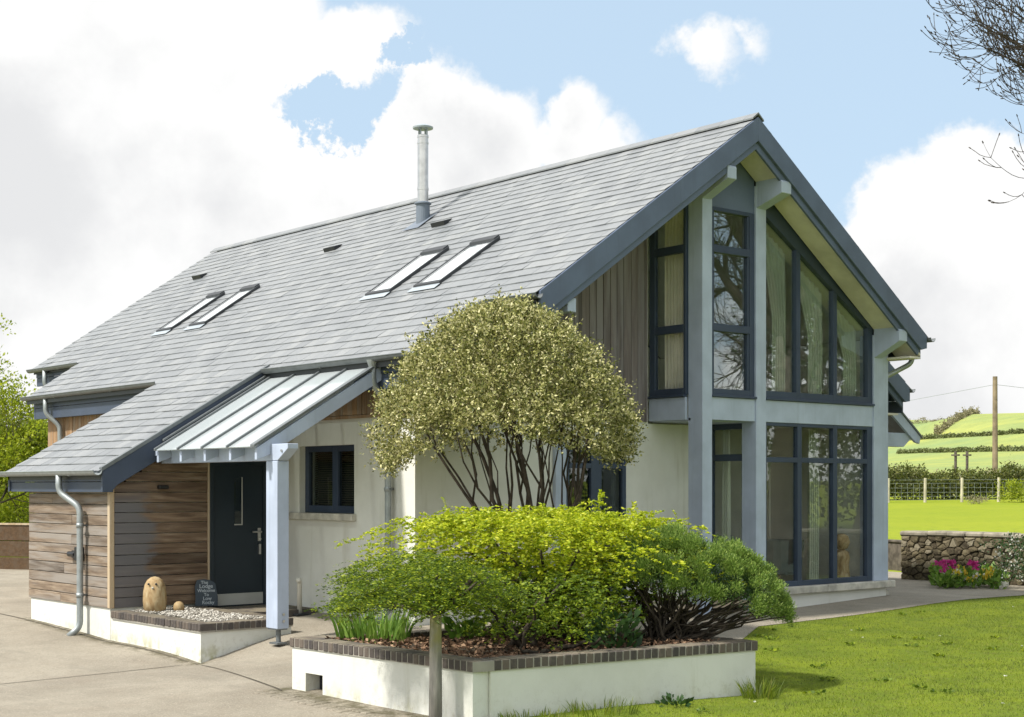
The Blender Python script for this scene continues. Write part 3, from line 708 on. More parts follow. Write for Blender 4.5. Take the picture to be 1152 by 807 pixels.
# --- bay: posts, bands, brackets
for y0, y1, z1 in ((-.60, -.40, 6.06), (.52, .74, 5.98), (3.29, 3.66, 4.06)):
    mb = MB(); mb.box(-.75, -.485, y0, y1, -.2 if y0 < 0 else .28 if y0 > 3 else -.2, z1); mb.build('post', 'blue_light', house, bevel=.006)
mb = MB(); mb.box(-.70, -.505, -.40, .52, 2.652, 2.965).box(-.70, -.505, .74, 3.29, 2.652, 2.965).box(-1.45, -.753, -.655, -.61, 2.652, 2.965).box(-1.45, -.70, -.60, .70, 2.64, 2.68)
mb.build('beam', 'blue_light', house, bevel=.004)
mb = MB(); mb.box(-.70, -.47, -.40, .53, 2.968, 3.0).box(-.70, -.47, .74, 3.30, 2.968, 3.0).box(-1.47, -.752, -.70, -.61, 2.968, 3.0)
mb.build('sill', 'frame_blue', house, bevel=.003)
for (y0, y1, zt, zb) in ((-.60, -.42, 6.09, 5.66), (.525, .735, 6.04, 5.66), (3.30, 3.50, 4.16, 3.70)):
    mb = MB(); mb.prism([(-.50, zb), (-.03, zt - .22), (-.03, zt - .06), (-.09, zt), (-.50, zt)], y0, y1, 'y'); mb.build('roof_bracket', 'blue_light', house, bevel=.006)
mb = MB(); mb.box(-1.45, -.075, -3.47, -3.33, 3.86, 4.03); mb.build('roof_bracket', 'blue_light', house, bevel=.006)
mb = MB(); mb.box(-1.45, -1.385, -2.48, -2.285, -.2, 2.5); mb.build('post', 'blue_light', house, bevel=.006)

# --- windows: each one frame with its own panes
def win_frame(name, bars, mat='frame_blue'):
    mb = MB()
    for b in bars: mb.box(*b)
    return mb.build(name, mat, house, bevel=.004)
# centre gable window (faces +X)
fx0, fx1 = -.60, -.515
fr = win_frame('window', [(fx0, fx1, -.40, -.345, 3.0, 5.59), (fx0, fx1, .42, .52, 3.0, 5.59), (fx0, fx1, -.345, .42, 3.0, 3.085), (fx0, fx1, -.345, .42, 3.88, 3.985), (fx0, fx1, -.345, .42, 4.965, 5.07), (fx0, fx1, -.345, .42, 5.535, 5.59),
    (fx0, fx1 - .012, -.345, -.315, 3.085, 5.535), (fx0, fx1 - .012, .385, .42, 3.085, 5.535)])
for z0, z1 in ((3.085, 3.88), (3.985, 4.965), (5.07, 5.535)):
    MB().box(-.572, -.564, -.315, .385, z0, z1).build('pane', 'glass', fr)
mb = MB(); mb.prism([(-.40, 5.592), (.52, 5.592), (.52, 6.43 - TP * .52), (0, 6.43), (-.40, 6.43 - TP * .40)], -.58, -.52, 'x'); mb.build('gable_panel', 'blue_dark', house)
# raked window right of the centre post
gt = lambda y: 5.60 - .592 * (y - .74)
mb = MB()
for a, b in ((.74, .775), (1.455, 1.545), (2.325, 2.41), (3.175, 3.29)):
    mb.prism([(a, 3.0), (b, 3.0), (b, gt(b)), (a, gt(a))], fx0, fx1, 'x')
for a, b in ((.775, 1.455), (1.545, 2.325), (2.41, 3.175)): mb.box(fx0, fx1, a, b, 3.0, 3.10)
mb.prism([(.74, gt(.74)), (3.29, gt(3.29)), (3.29, gt(3.29) + .095), (.74, gt(.74) + .095)], fx0, fx1 + .006, 'x')
mb.prism([(.74, gt(.74) + .097), (3.29, gt(3.29) + .097), (3.29, 6.43 - TP * 3.29), (.74, 6.43 - TP * .74)], fx0, fx1 - .01, 'x')
fr = mb.build('window', 'frame_blue', house, bevel=.004)
for a, b in ((.775, 1.455), (1.545, 2.325), (2.41, 3.175)):
    m2 = MB(); m2.prism([(a, 3.10), (b, 3.10), (b, gt(b)), (a, gt(a))], -.572, -.564, 'x'); m2.build('pane', 'glass', fr)
# return of the upper bay (faces -Y)
fy0, fy1 = -.645, -.575
zt = 6.43 - TP * .62
fr = win_frame('window', [(-1.45, -1.34, fy0, fy1, 3.0, zt), (-.80, -.752, fy0, fy1, 3.0, zt), (-1.34, -.80, fy0, fy1, 3.0, 3.09), (-1.34, -.80, fy0, fy1, 3.86, 3.97), (-1.34, -.80, fy0, fy1, 4.96, 5.07), (-1.34, -.80, fy0, fy1, 5.85, zt)])
for z0, z1 in ((3.09, 3.86), (3.97, 4.96), (5.07, 5.85)):
    MB().box(-1.34, -.80, -.618, -.610, z0, z1).build('pane', 'glass_clear', fr)
# ground floor bay window
fr = win_frame('window', [(fx0, fx1, .74, .79, .285, 2.65), (fx0, fx1, 1.485, 1.58, .285, 2.65), (fx0, fx1, 2.325, 2.42, .285, 2.65), (fx0, fx1, 3.165, 3.29, .285, 2.65)] +
    [(fx0, fx1, a, b, c, d) for a, b in ((.79, 1.485), (1.58, 2.325), (2.42, 3.165)) for c, d in ((.285, .36), (2.08, 2.155), (2.60, 2.65))])
for a, b in ((.79, 1.485), (1.58, 2.325), (2.42, 3.165)):
    for c, d in ((.36, 2.08), (2.155, 2.60)): MB().box(-.572, -.564, a, b, c, d).build('pane', 'glass_clear', fr)
# glazed return of the ground floor bay (faces -Y)
fr = win_frame('window', [(-1.45, -1.40, .62, .69, .1, 2.65), (-.84, -.752, .62, .69, .1, 2.65), (-1.40, -.84, .62, .69, .1, .20), (-1.40, -.84, .62, .69, 2.10, 2.20), (-1.40, -.84, .62, .69, 2.56, 2.65)])
for c, d in ((.20, 2.10), (2.20, 2.56)): MB().box(-1.40, -.84, .65, .658, c, d).build('pane', 'glass_clear', fr)
# french window on the gable wall, half behind the clipped tree
fr = win_frame('french_window', [(-1.50, -1.42, -2.27, -2.20, .08, 2.28), (-1.50, -1.42, -1.20, -1.13, .08, 2.28), (-1.50, -1.42, -1.80, -1.60, .08, 2.28)] +
    [(-1.50, -1.42, a, b, c, d) for a, b in ((-2.20, -1.80), (-1.60, -1.20)) for c, d in ((.08, .25), (1.98, 2.05), (2.20, 2.28))])
for a, b in ((-2.20, -1.80), (-1.60, -1.20)):
    MB().box(-1.465, -1.457, a, b, .25, 1.98).build('pane', 'glass_dark', fr); MB().box(-1.465, -1.457, a, b, 2.05, 2.20).build('pane', 'glass_dark', fr)
# small casement window on the front wall
wy0, wy1 = HY0 + .09, HY0 + .16
fr = win_frame('window', [(-4.09, -4.00, wy0, wy1, 1.38, 2.28), (-3.42, -3.29, wy0, wy1, 1.38, 2.28), (-2.85, -2.77, wy0, wy1, 1.38, 2.28)] +
    [(a, b, wy0, wy1, c, d) for a, b in ((-4.00, -3.42), (-3.29, -2.85)) for c, d in ((1.38, 1.475), (2.20, 2.28))])
for a, b in ((-4.00, -3.42), (-3.29, -2.85)): MB().box(a, b, wy0 + .03, wy0 + .036, 1.475, 2.20).build('pane', 'glass_dark', fr)
mb = MB()
for k in range(26):
    z = 1.47 + k * .03; mb.obox((-3.43, wy1 + .06, z), (.6, 0, 0), (0, .011, .008), (0, 0, .0012))
mb.build('blind', 'blind', fr)
mb = MB(); mb.box(-4.05, -2.8, wy1 + .115, wy1 + .12, 1.4, 2.275); mb.build('backing', 'dark', fr)
mb = MB(); mb.box(-4.38, -2.72, HY0 - .07, HY0 + .10, 1.285, 1.375); mb.build('sill', 'stone_pale', house, bevel=.006)
# skylights
for x0, x1 in ((-10.97, -10.42), (-9.76, -9.20), (-4.46, -3.86), (-3.29, -2.70)):
    y0, y1 = -3.42, -2.34; mb = MB()
    def S(y, h): return rz(y) + h
    def rb(xa, xb, ya, yb, h): mb.add([(xa, ya, S(ya, -.05)), (xb, ya, S(ya, -.05)), (xb, yb, S(yb, -.05)), (xa, yb, S(yb, -.05)), (xa, ya, S(ya, h)), (xb, ya, S(ya, h)), (xb, yb, S(yb, h)), (xa, yb, S(yb, h))], [(0, 3, 2, 1), (4, 5, 6, 7), (0, 1, 5, 4), (1, 2, 6, 5), (2, 3, 7, 6), (3, 0, 4, 7)])
    rb(x0, x0 + .035, y0, y1, .05); rb(x1 - .035, x1, y0, y1, .05); rb(x0 + .035, x1 - .035, y0, y0 + .05, .05); rb(x0 + .02, x1 - .02, y1 - .10, y1, .075)
    fr = mb.build('skylight', 'frame_dark', roofo, bevel=.004)
    g = MB(); a, b = y0 + .05, y1 - .10; g.add([(x0 + .035, a, S(a, .043)), (x1 - .035, a, S(a, .043)), (x1 - .035, b, S(b, .043)), (x0 + .035, b, S(b, .043))], [(0, 1, 2, 3)])
    sheen_ = MB(); sheen_.add([(x0 + .035, a, S(a, .012)), (x1 - .035, a, S(a, .012)), (x1 - .035, b, S(b, .012)), (x0 + .035, b, S(b, .012))], [(0, 1, 2, 3)]); sheen_.build('skylight_sheen', 'sheen_white', roofo)  # white sheet added under the glass, a painted sky reflection
    g.build('skylight_pane', 'skyl', roofo) if 'skyl' in M else g.build('skylight_pane', 'glass_sky', roofo)
    a = MB(); a.add([(x0 - .02, y0 - .10, S(y0 - .10, .016)), (x1 + .02, y0 - .10, S(y0 - .10, .016)), (x1 + .02, y0, S(y0, .02)), (x0 - .02, y0, S(y0, .02))], [(0, 1, 2, 3)]); a.build('flashing', 'flash', roofo, solid=.004)
# flue
fl = MB(); fc = (-6.24, -1.03, 0)
fl.lathe([(.088, 6.30), (.088, 7.46), (.093, 7.465), (.093, 7.50), (.088, 7.505), (.06, 7.51)], 20, fc)
fl.lathe([(.094, 6.60), (.094, 6.64)], 20, fc).lathe([(.094, 7.36), (.094, 7.385)], 20, fc)
flo = fl.build('flue', 'steel', house, smooth=False)
m2 = MB(); m2.lathe([(.115, 5.98), (.112, 6.36), (.14, 6.37), (.14, 6.39), (.10, 6.41)], 20, fc)
m2.add([(-6.46, -1.30, rz(-1.30) + .02), (-6.02, -1.30, rz(-1.30) + .02), (-6.06, -.88, rz(-.88) + .025), (-6.42, -.88, rz(-.88) + .025)], [(0, 1, 2, 3)]); m2.build('collar', 'lead', flo)
m3 = MB(); m3.lathe([(.02, 7.60), (.165, 7.61), (.17, 7.635), (.10, 7.67), (.02, 7.69)], 24, fc)
for k in range(4):
    a = k * math.pi / 2 + .4; m3.obox((fc[0] + .075 * math.cos(a), fc[1] + .075 * math.sin(a), 7.56), (.006, 0, 0), (0, .012, 0), (0, 0, .06))
m3.build('flue_cap', 'flash', flo)
# --- front door
fd = MB(); fd.box(-4.66, -4.625, -5.825, -4.95, .12, 2.075)
dr = MB(); dr.box(-4.70, -4.615, -5.825, -5.77, .10, 2.075).box(-4.70, -4.615, -5.0, -4.95, .10, 2.075).box(-4.70, -4.615, -5.77, -5.0, 2.02, 2.075).box(-4.70, -4.64, -5.77, -5.0, .10, 2.02)
dro = dr.build('front_door', 'door_navy', house, bevel=.003)
MB().box(-4.64, -4.632, -5.765, -5.005, .12, .275).build('kick_plate', 'steel_kick', dro)
p = MB(); p.box(-4.641, -4.634, -5.45, -5.34, 1.22, 1.85); p.build('pane', 'glass_dark', dro)
p = MB(); p.box(-4.64, -4.626, -5.34, -5.328, 1.205, 1.86).box(-4.64, -4.628, -5.45, -5.34, 1.205, 1.22); p.build('glazing_bead', 'steel_kick', dro)
p = MB(); p.box(-4.64, -4.63, -5.085, -5.04, .98, 1.16).tube([(-4.63, -5.06, 1.11), (-4.58, -5.06, 1.11)], .012, 8).tube([(-4.58, -5.06, 1.11), (-4.58, -5.20, 1.11)], .012, 8)
p.lathe([(.02, 0), (.02, .02)], 12, (-4.62, -5.06, 1.0)); p.box(-4.64, -4.615, -5.075, -5.045, .80, .94); p.build('handle', 'steel', dro)
MB().box(-4.64, -4.56, -6.60, -6.46, 1.70, 1.75).build('wall_light', 'black_plastic', house, bevel=.01)
p = MB(); p.box(-5.68, -5.50, -7.32, -7.25, .78, .88).box(-5.52, -5.42, -7.35, -7.24, .75, .93).tube([(-5.6, -7.30, .83), (-5.80, -7.30, .83)], .038, 8); p.build('outdoor_socket', 'black_plastic', house, bevel=.006)
p = MB(); p.lathe([(.02, -.03), (.12, -.03), (.13, 0), (.10, .03), (.02, .04)], 20); o = p.build('wall_light', 'white_plastic', house, smooth=True); o.rotation_euler = (R(90), 0, 0); o.location = (-1.72, HY0 - .06, 3.02)
# --- stone sill and plinth under the bay
mb = MB(); mb.box(-.9, -.40, .5, 2.05, .175, .283).box(-.9, -.402, 2.056, 3.74, .172, .283); mb.build('sill', 'stone_pale', house, bevel=.012)
mb = MB(); mb.box(-1.4, -.50, .62, 3.62, -.4, .172); mb.build('plinth', 'render', house)
mb = MB(); mb.box(-.62, -.50, 3.63, 3.72, .02, .13); mb.build('plinth', 'stone_pale', house, bevel=.01)

# --- porch (glass lean-to between the timber box and the front wall)
pz = lambda y: 2.225 + (y + 6.71) * .592
porch = MB()
rx = [-4.36, -3.74, -3.12, -2.50, -1.90]
for x in rx:
    porch.prism([(-6.73, pz(-6.73) - .03), (-4.79, pz(-4.79) - .03), (-4.79, pz(-4.79) - .21), (-6.55, pz(-6.55) - .21), (-6.73, pz(-6.73) - .17)], x - .025, x + .025, 'x')
porch.prism([(-6.70, pz(-6.70) - .02), (-4.79, pz(-4.79) - .02), (-4.79, pz(-4.79) - .10), (-6.70, pz(-6.70) - .10)], -4.50, -4.40, 'x')
po = porch.build('porch_roof', 'blue_light', house, bevel=.004)
g = MB()
for a, b in zip(rx, rx[1:]):
    g.add([(a, -6.76, pz(-6.76)), (b, -6.76, pz(-6.76)), (b, -4.86, pz(-4.86)), (a, -4.86, pz(-4.86))], [(0, 1, 2, 3)])
g.add([(-4.49, -6.70, pz(-6.7)), (rx[0], -6.70, pz(-6.7)), (rx[0], -4.86, pz(-4.86)), (-4.49, -4.86, pz(-4.86))], [(0, 1, 2, 3)])
g.build('pane', 'glass_canopy', po, solid=.012)
g = MB()
for i, x in enumerate(rx):
    wd = .016 if i < 4 else .045
    g.prism([(-6.78, pz(-6.78) + .008), (-4.84, pz(-4.84) + .008), (-4.84, pz(-4.84) + .04), (-6.78, pz(-6.78) + .04)], x - wd, x + wd, 'x')
g.prism([(-6.60, pz(-6.60) - .03 + .06), (-4.9, pz(-4.9) + .03), (-4.9, pz(-4.9) + .06), (-6.6, pz(-6.6) + .06)], -4.50, -4.45, 'x')
g.build('glazing_bar', 'galv_dark', po, bevel=.004)
g = MB(); g.prism([(-5.02, pz(-5.02) + .015), (-4.79, pz(-4.79) + .015), (-4.79, pz(-4.79) + .03), (-5.02, pz(-5.02) + .03)], -4.42, -1.86, 'x'); g.build('flashing', 'lead', po)
bm_ = MB(); bm_.prism([(-4.62, 2.035), (-1.72, 2.035), (-1.50, 2.17), (-1.50, 2.23), (-4.62, 2.23)], -6.545, -6.40, 'y'); bm_.build('beam', 'blue_light', house, bevel=.005)
bm_ = MB(); bm_.box(-1.97, -1.72, -6.55, -6.39, .07, 2.03); po2 = bm_.build('post', 'blue_light', house, bevel=.006)
bm_ = MB(); bm_.tube([(-1.84, -6.46, -.12), (-1.84, -6.46, .08)], .03, 10).box(-1.93, -1.75, -6.53, -6.40, -.115, -.095); bm_.box(-1.95, -1.74, -6.54, -6.40, .055, .072); bm_.build('post_foot', 'galv_dark', po2)
for q0, q1 in (((-1.73, -6.47, .16), (-1.70, -6.47, .16)), ((-1.73, -6.47, .24), (-1.70, -6.47, .24)), ((-1.62, -6.56, 2.15), (-1.62, -6.54, 2.15))):
    MB().tube([q0, q1], .016, 8).build('bolt', 'steel', po2)
# matching canopy on the far side
cz = lambda y: 2.62 - (y - 6.52) * .70
bm_ = MB(); bm_.prism([(4.76, cz(4.76)), (6.55, cz(6.55)), (6.52, cz(6.55) - .12), (6.40, cz(6.40) - .2), (4.76, cz(4.76) - .26)], -1.90, -1.85, 'x'); bm_.prism([(4.76, 2.66), (6.36, 2.66), (6.36, 2.58), (6.12, 2.42), (4.76, 2.42)], -2.05, -1.90, 'x')
co = bm_.build('canopy', 'blue_light', house, bevel=.005)
bm_ = MB(); bm_.prism([(4.76, cz(4.76) + .035), (6.58, cz(6.58) + .035), (6.58, cz(6.58)), (4.76, cz(4.76))], -4.4, -1.83, 'x'); bm_.build('canopy_top', 'galv_dark', co)
bm_ = MB(); bm_.box(-2.0, -1.86, 4.78, 4.92, 0, 2.42); bm_.build('post', 'blue_light', house, bevel=.005)
# --- entrance step with brick coping belongs to the house plinth line
step = thing('entrance_step', 'low rendered step with dark brick edge and pebble bed beside front door', 'step')
def bricks_line(mb, p0, p1, wdt, z0, z1, bw=.075, side=1):
    p0 = Vector(p0); p1 = Vector(p1); d = (p1 - p0); Ln = d.length; d.normalize(); n = Vector((-d.y, d.x)) * side
    k = max(1, int(round(Ln / bw))); s = Ln / k
    for i in range(k):
        c = p0 + d * (s * (i + .5)) + n * (wdt / 2); j = rnd.uniform(-.003, .003)
        mb.obox((c.x + n.x * j, c.y + n.y * j, (z0 + z1) / 2 + rnd.uniform(-.002, .002)), Vector((d.x, d.y, 0)) * (s / 2 - .005), Vector((n.x, n.y, 0)) * wdt / 2, Vector((0, 0, (z1 - z0) / 2)))
mb = MB(); mb.box(-4.68, -2.30, -7.225, -6.0, -.6, .045); mb.build('step_wall', 'render', step)
mb = MB()
bricks_line(mb, (-4.64, -7.25), (-2.27, -7.25), .215, .048, .135)
bricks_line(mb, (-2.27, -7.03), (-2.27, -5.98), .215, .048, .135)
bricks_line(mb, (-4.64, -6.20), (-2.50, -6.20), .215, .048, .135)
mb.build('coping', 'brick', step, bevel=.006)
mb = MB(); mb.box(-4.63, -2.28, -7.24, -7.045, .03, .128).box(-2.475, -2.28, -7.04, -5.99, .03, .128).box(-4.63, -2.49, -6.19, -5.99, .03, .128); mb.build('mortar', 'mortar', step)
mb = MB(); mb.box(-4.62, -3.6, -5.97, -4.78, -.3, .10); mb.build('landing', 'brick', step)
n = 1900; P = np.c_[RNG.uniform(-4.6, -2.52, n), RNG.uniform(-7.0, -6.22, n), RNG.uniform(.115, .14, n)]
def pebbles(P, r, name, mat, parent=None):
    ico = [(0, 0, 1), (.9, 0, .3), (.28, .85, .3), (-.72, .53, .3), (-.72, -.53, .3), (.28, -.85, .3), (0, 0, -.6)]
    fc_ = np.array([(0, 1, 2), (0, 2, 3), (0, 3, 4), (0, 4, 5), (0, 5, 1), (6, 2, 1), (6, 3, 2), (6, 4, 3), (6, 5, 4), (6, 1, 5)])
    k = len(P); a = RNG.uniform(0, 6.28, k); s = r * RNG.uniform(.6, 1.4, (k, 1, 3)); s[..., 2] *= .7
    V = np.array(ico)[None] * s; c, q = np.cos(a)[:, None], np.sin(a)[:, None]
    V = np.stack([V[..., 0] * c - V[..., 1] * q, V[..., 0] * q + V[..., 1] * c, V[..., 2]], -1) + P[:, None]
    return np_mesh(name, V, (fc_[None] + (np.arange(k) * 7)[:, None, None]).reshape(-1, 3), mat, parent)
tag(pebbles(P, .019, 'gravel', 'pebble'), 'white pebbles filling the bed in the brick edged step', 'gravel', kind='stuff')

# ------------------------------------------------------------------ things on the step
def blob(name, prof, c, mat, parent=None, sq=(1, 1), n=20):
    mb = MB(); mb.lathe(prof, n); o = mb.build(name, mat, parent, smooth=True); o.location = c; o.scale = (sq[0], sq[1], 1); return o
st = thing('stone_figure', 'tall tan carved stone with two small eyes on the pebble bed', 'garden ornament', (-4.30, -6.80, .12))
o = blob('body', [(.11, 0), (.155, .03), (.165, .14), (.16, .26), (.14, .35), (.105, .41), (.055, .445), (.008, .455)], (0, 0, 0), 'owl', st, (1, .9))
for q in (-.055, .04):
    e = MB(); e.lathe([(.004, -.012), (.014, -.008), (.014, .008), (.004, .012)], 10); o = e.build('eye', 'dark', st); d = Vector((.80, -.60, 0)); t = Vector((.60, .80, 0))
    o.location = d * .132 + t * q + Vector((0, 0, .365)); o.rotation_euler = Vector((0, 0, 1)).rotation_difference(d).to_euler()
e = MB(); e.lathe([(.002, -.02), (.018, 0), (.002, .02)], 8); o = e.build('beak', 'stone_pale', st); o.location = Vector((.80, -.60, 0)) * .142 + Vector((0, 0, .315))
st2 = blob('stone_figure', [(.035, 0), (.07, .02), (.075, .06), (.06, .105), (.03, .13), (.005, .135)], (-4.11, -6.56, .12), 'owl')
tag(st2, 'small round tan stone beside the taller carved stone', 'garden ornament')
sg = thing('slate_sign', 'dark slate welcome sign with chalk lettering leaning by the front door', 'sign', (-4.53, -5.93, .135))
pts = [(-.155, 0), (.15, 0), (.155, .12), (.14, .22), (.13, .30), (.06, .345), (-.03, .36), (-.12, .35), (-.15, .26), (-.145, .12)]
mb = MB(); mb.prism(pts, -.008, .008, 'y'); bd = mb.build('board', 'slate_sign', sg, bevel=.003)
Mz = Matrix.Rotation(R(75), 4, 'Z') @ Matrix.Rotation(R(-9), 4, 'X')
sg.rotation_euler = Mz.to_euler()
lines = ['The', 'Lodge', 'Welcome', 'To', 'Low', 'Rocky']
for i, t in enumerate(lines):
    cu = bpy.data.curves.new('lettering', 'FONT'); cu.body = t; cu.size = (.062, .075, .06, .058, .066, .066)[i]; cu.align_x = 'CENTER'; cu.extrude = .0006; cu.offset = .0008
    o = bpy.data.objects.new('lettering', cu); COL.objects.link(o); bpy.context.view_layer.update(); me = bpy.data.meshes.new_from_object(o.evaluated_get(bpy.context.evaluated_depsgraph_get())); bpy.data.objects.remove(o); bpy.data.curves.remove(cu); o = bpy.data.objects.new('lettering', me); COL.objects.link(o); o.parent = sg; me.materials.clear(); me.materials.append(M['chalk']); o.rotation_euler = (R(90), 0, 0); o.location = ((-.02, 0, 0, 0, .01, .02)[i], -.0095, .295 - i * .054)
# white pipe by the wall
pp = thing('vent_pipe', 'short white plastic pipe standing in a dark base beside the front wall', 'pipe', (-3.62, -5.05, gz(-3.62, -5.05) + .012))
mb = MB(); mb.tube([(0, 0, .02), (0, 0, .42), (.02, -.02, .46), (.05, -.05, .47)], .034, 12); mb.build('pipe', 'white_plastic', pp, smooth=True)
mb = MB(); mb.box(-.16, .12, -.11, .11, 0, .025); mb.build('base', 'dark', pp, bevel=.005)

# ------------------------------------------------------------------ raised planter
A, B, C, D = (Vector(p) for p in ((1.08, -8.12), (3.72, -8.02), (4.18, -4.985), (1.54, -5.08)))
planter = thing('raised_planter', 'cream rendered raised flower bed with dark brick coping and small vent', 'planter', (0, 0, 0))
mb = MB(); cen = (A + B + C + D) / 4
def ins(p, k):
    d = {0: (B - A, D - A), 1: (A - B, C - B), 2: (B - C, D - C), 3: (A - D, C - D)}[k]
    return p + d[0].normalized() * .018 + d[1].normalized() * .018
a, b, c, d = ins(A, 0), ins(B, 1), ins(C, 2), ins(D, 3)
def wall_piece(mb, p, q, t0, t1, z0, z1, thick):
    u = (q - p); n = Vector((-u.y, u.x)).normalized() * thick; p0 = p + u * t0; p1 = p + u * t1
    mb.prism([tuple(p0), tuple(p1), tuple(p1 + n), tuple(p0 + n)], z0, z1, 'z')
h0, h1 = .085, .21; vt = -.015
wall_piece(mb, a, b, 0, h0, -.6, .213, .17); wall_piece(mb, a, b, h1 - .02, 1, -.6, .213, .17); wall_piece(mb, a, b, h0, h1 - .02, vt, .213, .17)
wall_piece(mb, b, c, .056, 1, -.6, .2128, .17); wall_piece(mb, c, d, .067, 1, -.6, .2126, .17); wall_piece(mb, d, a, .056, .944, -.6, .2124, .17)
mb.build('planter_wall', 'render', planter)
mb = MB(); wall_piece(mb, a + Vector((0, .16)), b + Vector((0, .16)), .06, .24, -.5, .05, .03); mb.build('vent_shade', 'dark', planter)  # dark panel put behind the opening, painted shade inside the vent
mb = MB()
for p, q, s0, s1 in ((A, B, 0, 0), (B, C, .21, 0), (C, D, .21, .0), (D, A, .21, .21)):
    u = (q - p).normalized(); bricks_line(mb, p + u * s0, q - u * s1, .21, .216, .302, .078)
mb.build('coping', 'brick', planter, bevel=.006)
mb = MB()
for p, q, z in ((A, B, .296), (B, C, .2957), (C, D, .2954), (D, A, .2951)):
    u = (q - p).normalized(); n = Vector((-u.y, u.x)); p0 = p + u * .006 + n * .006; q0 = q - u * .006 + n * .006
    mb.prism([tuple(p0), tuple(q0), tuple(q0 + n * .19 - u * .19), tuple(p0 + n * .19 + u * .19)], .21, z, 'z')
mb.build('mortar', 'mortar', planter)
mb = MB(); k = [A.lerp(cen, .12), B.lerp(cen, .12), C.lerp(cen, .12), D.lerp(cen, .12)]; mb.prism([tuple(p) for p in k], .0, .24, 'z'); mb.build('soil', 'wall_core', planter)
n = 5200; uv = RNG.random((n, 2)); a_, b_, c_, d_ = (np.array(A.lerp(cen, .13)), np.array(B.lerp(cen, .13)), np.array(C.lerp(cen, .13)), np.array(D.lerp(cen, .13)))
XY = (a_ * (1 - uv[:, :1]) + b_ * uv[:, :1]) * (1 - uv[:, 1:]) + (d_ * (1 - uv[:, :1]) + c_ * uv[:, :1]) * uv[:, 1:]
mound = .03 * np.sin(XY[:, 0] * 3) * np.sin(XY[:, 1] * 2.6)
V, F = leaves(np.c_[XY, .262 + mound + RNG.uniform(0, .02, n)], np.c_[RNG.normal(0, 1, (n, 2)), np.zeros(n)], .05, .5, 0, .3)
tag(np_mesh('mulch', V, F, 'mulch_chip'), 'brown bark chips covering the soil of the raised bed', 'mulch', kind='stuff')
# ------------------------------------------------------------------ garden plants
def on(root, loc): at_base(root, loc)
rng = np.random.default_rng(21)
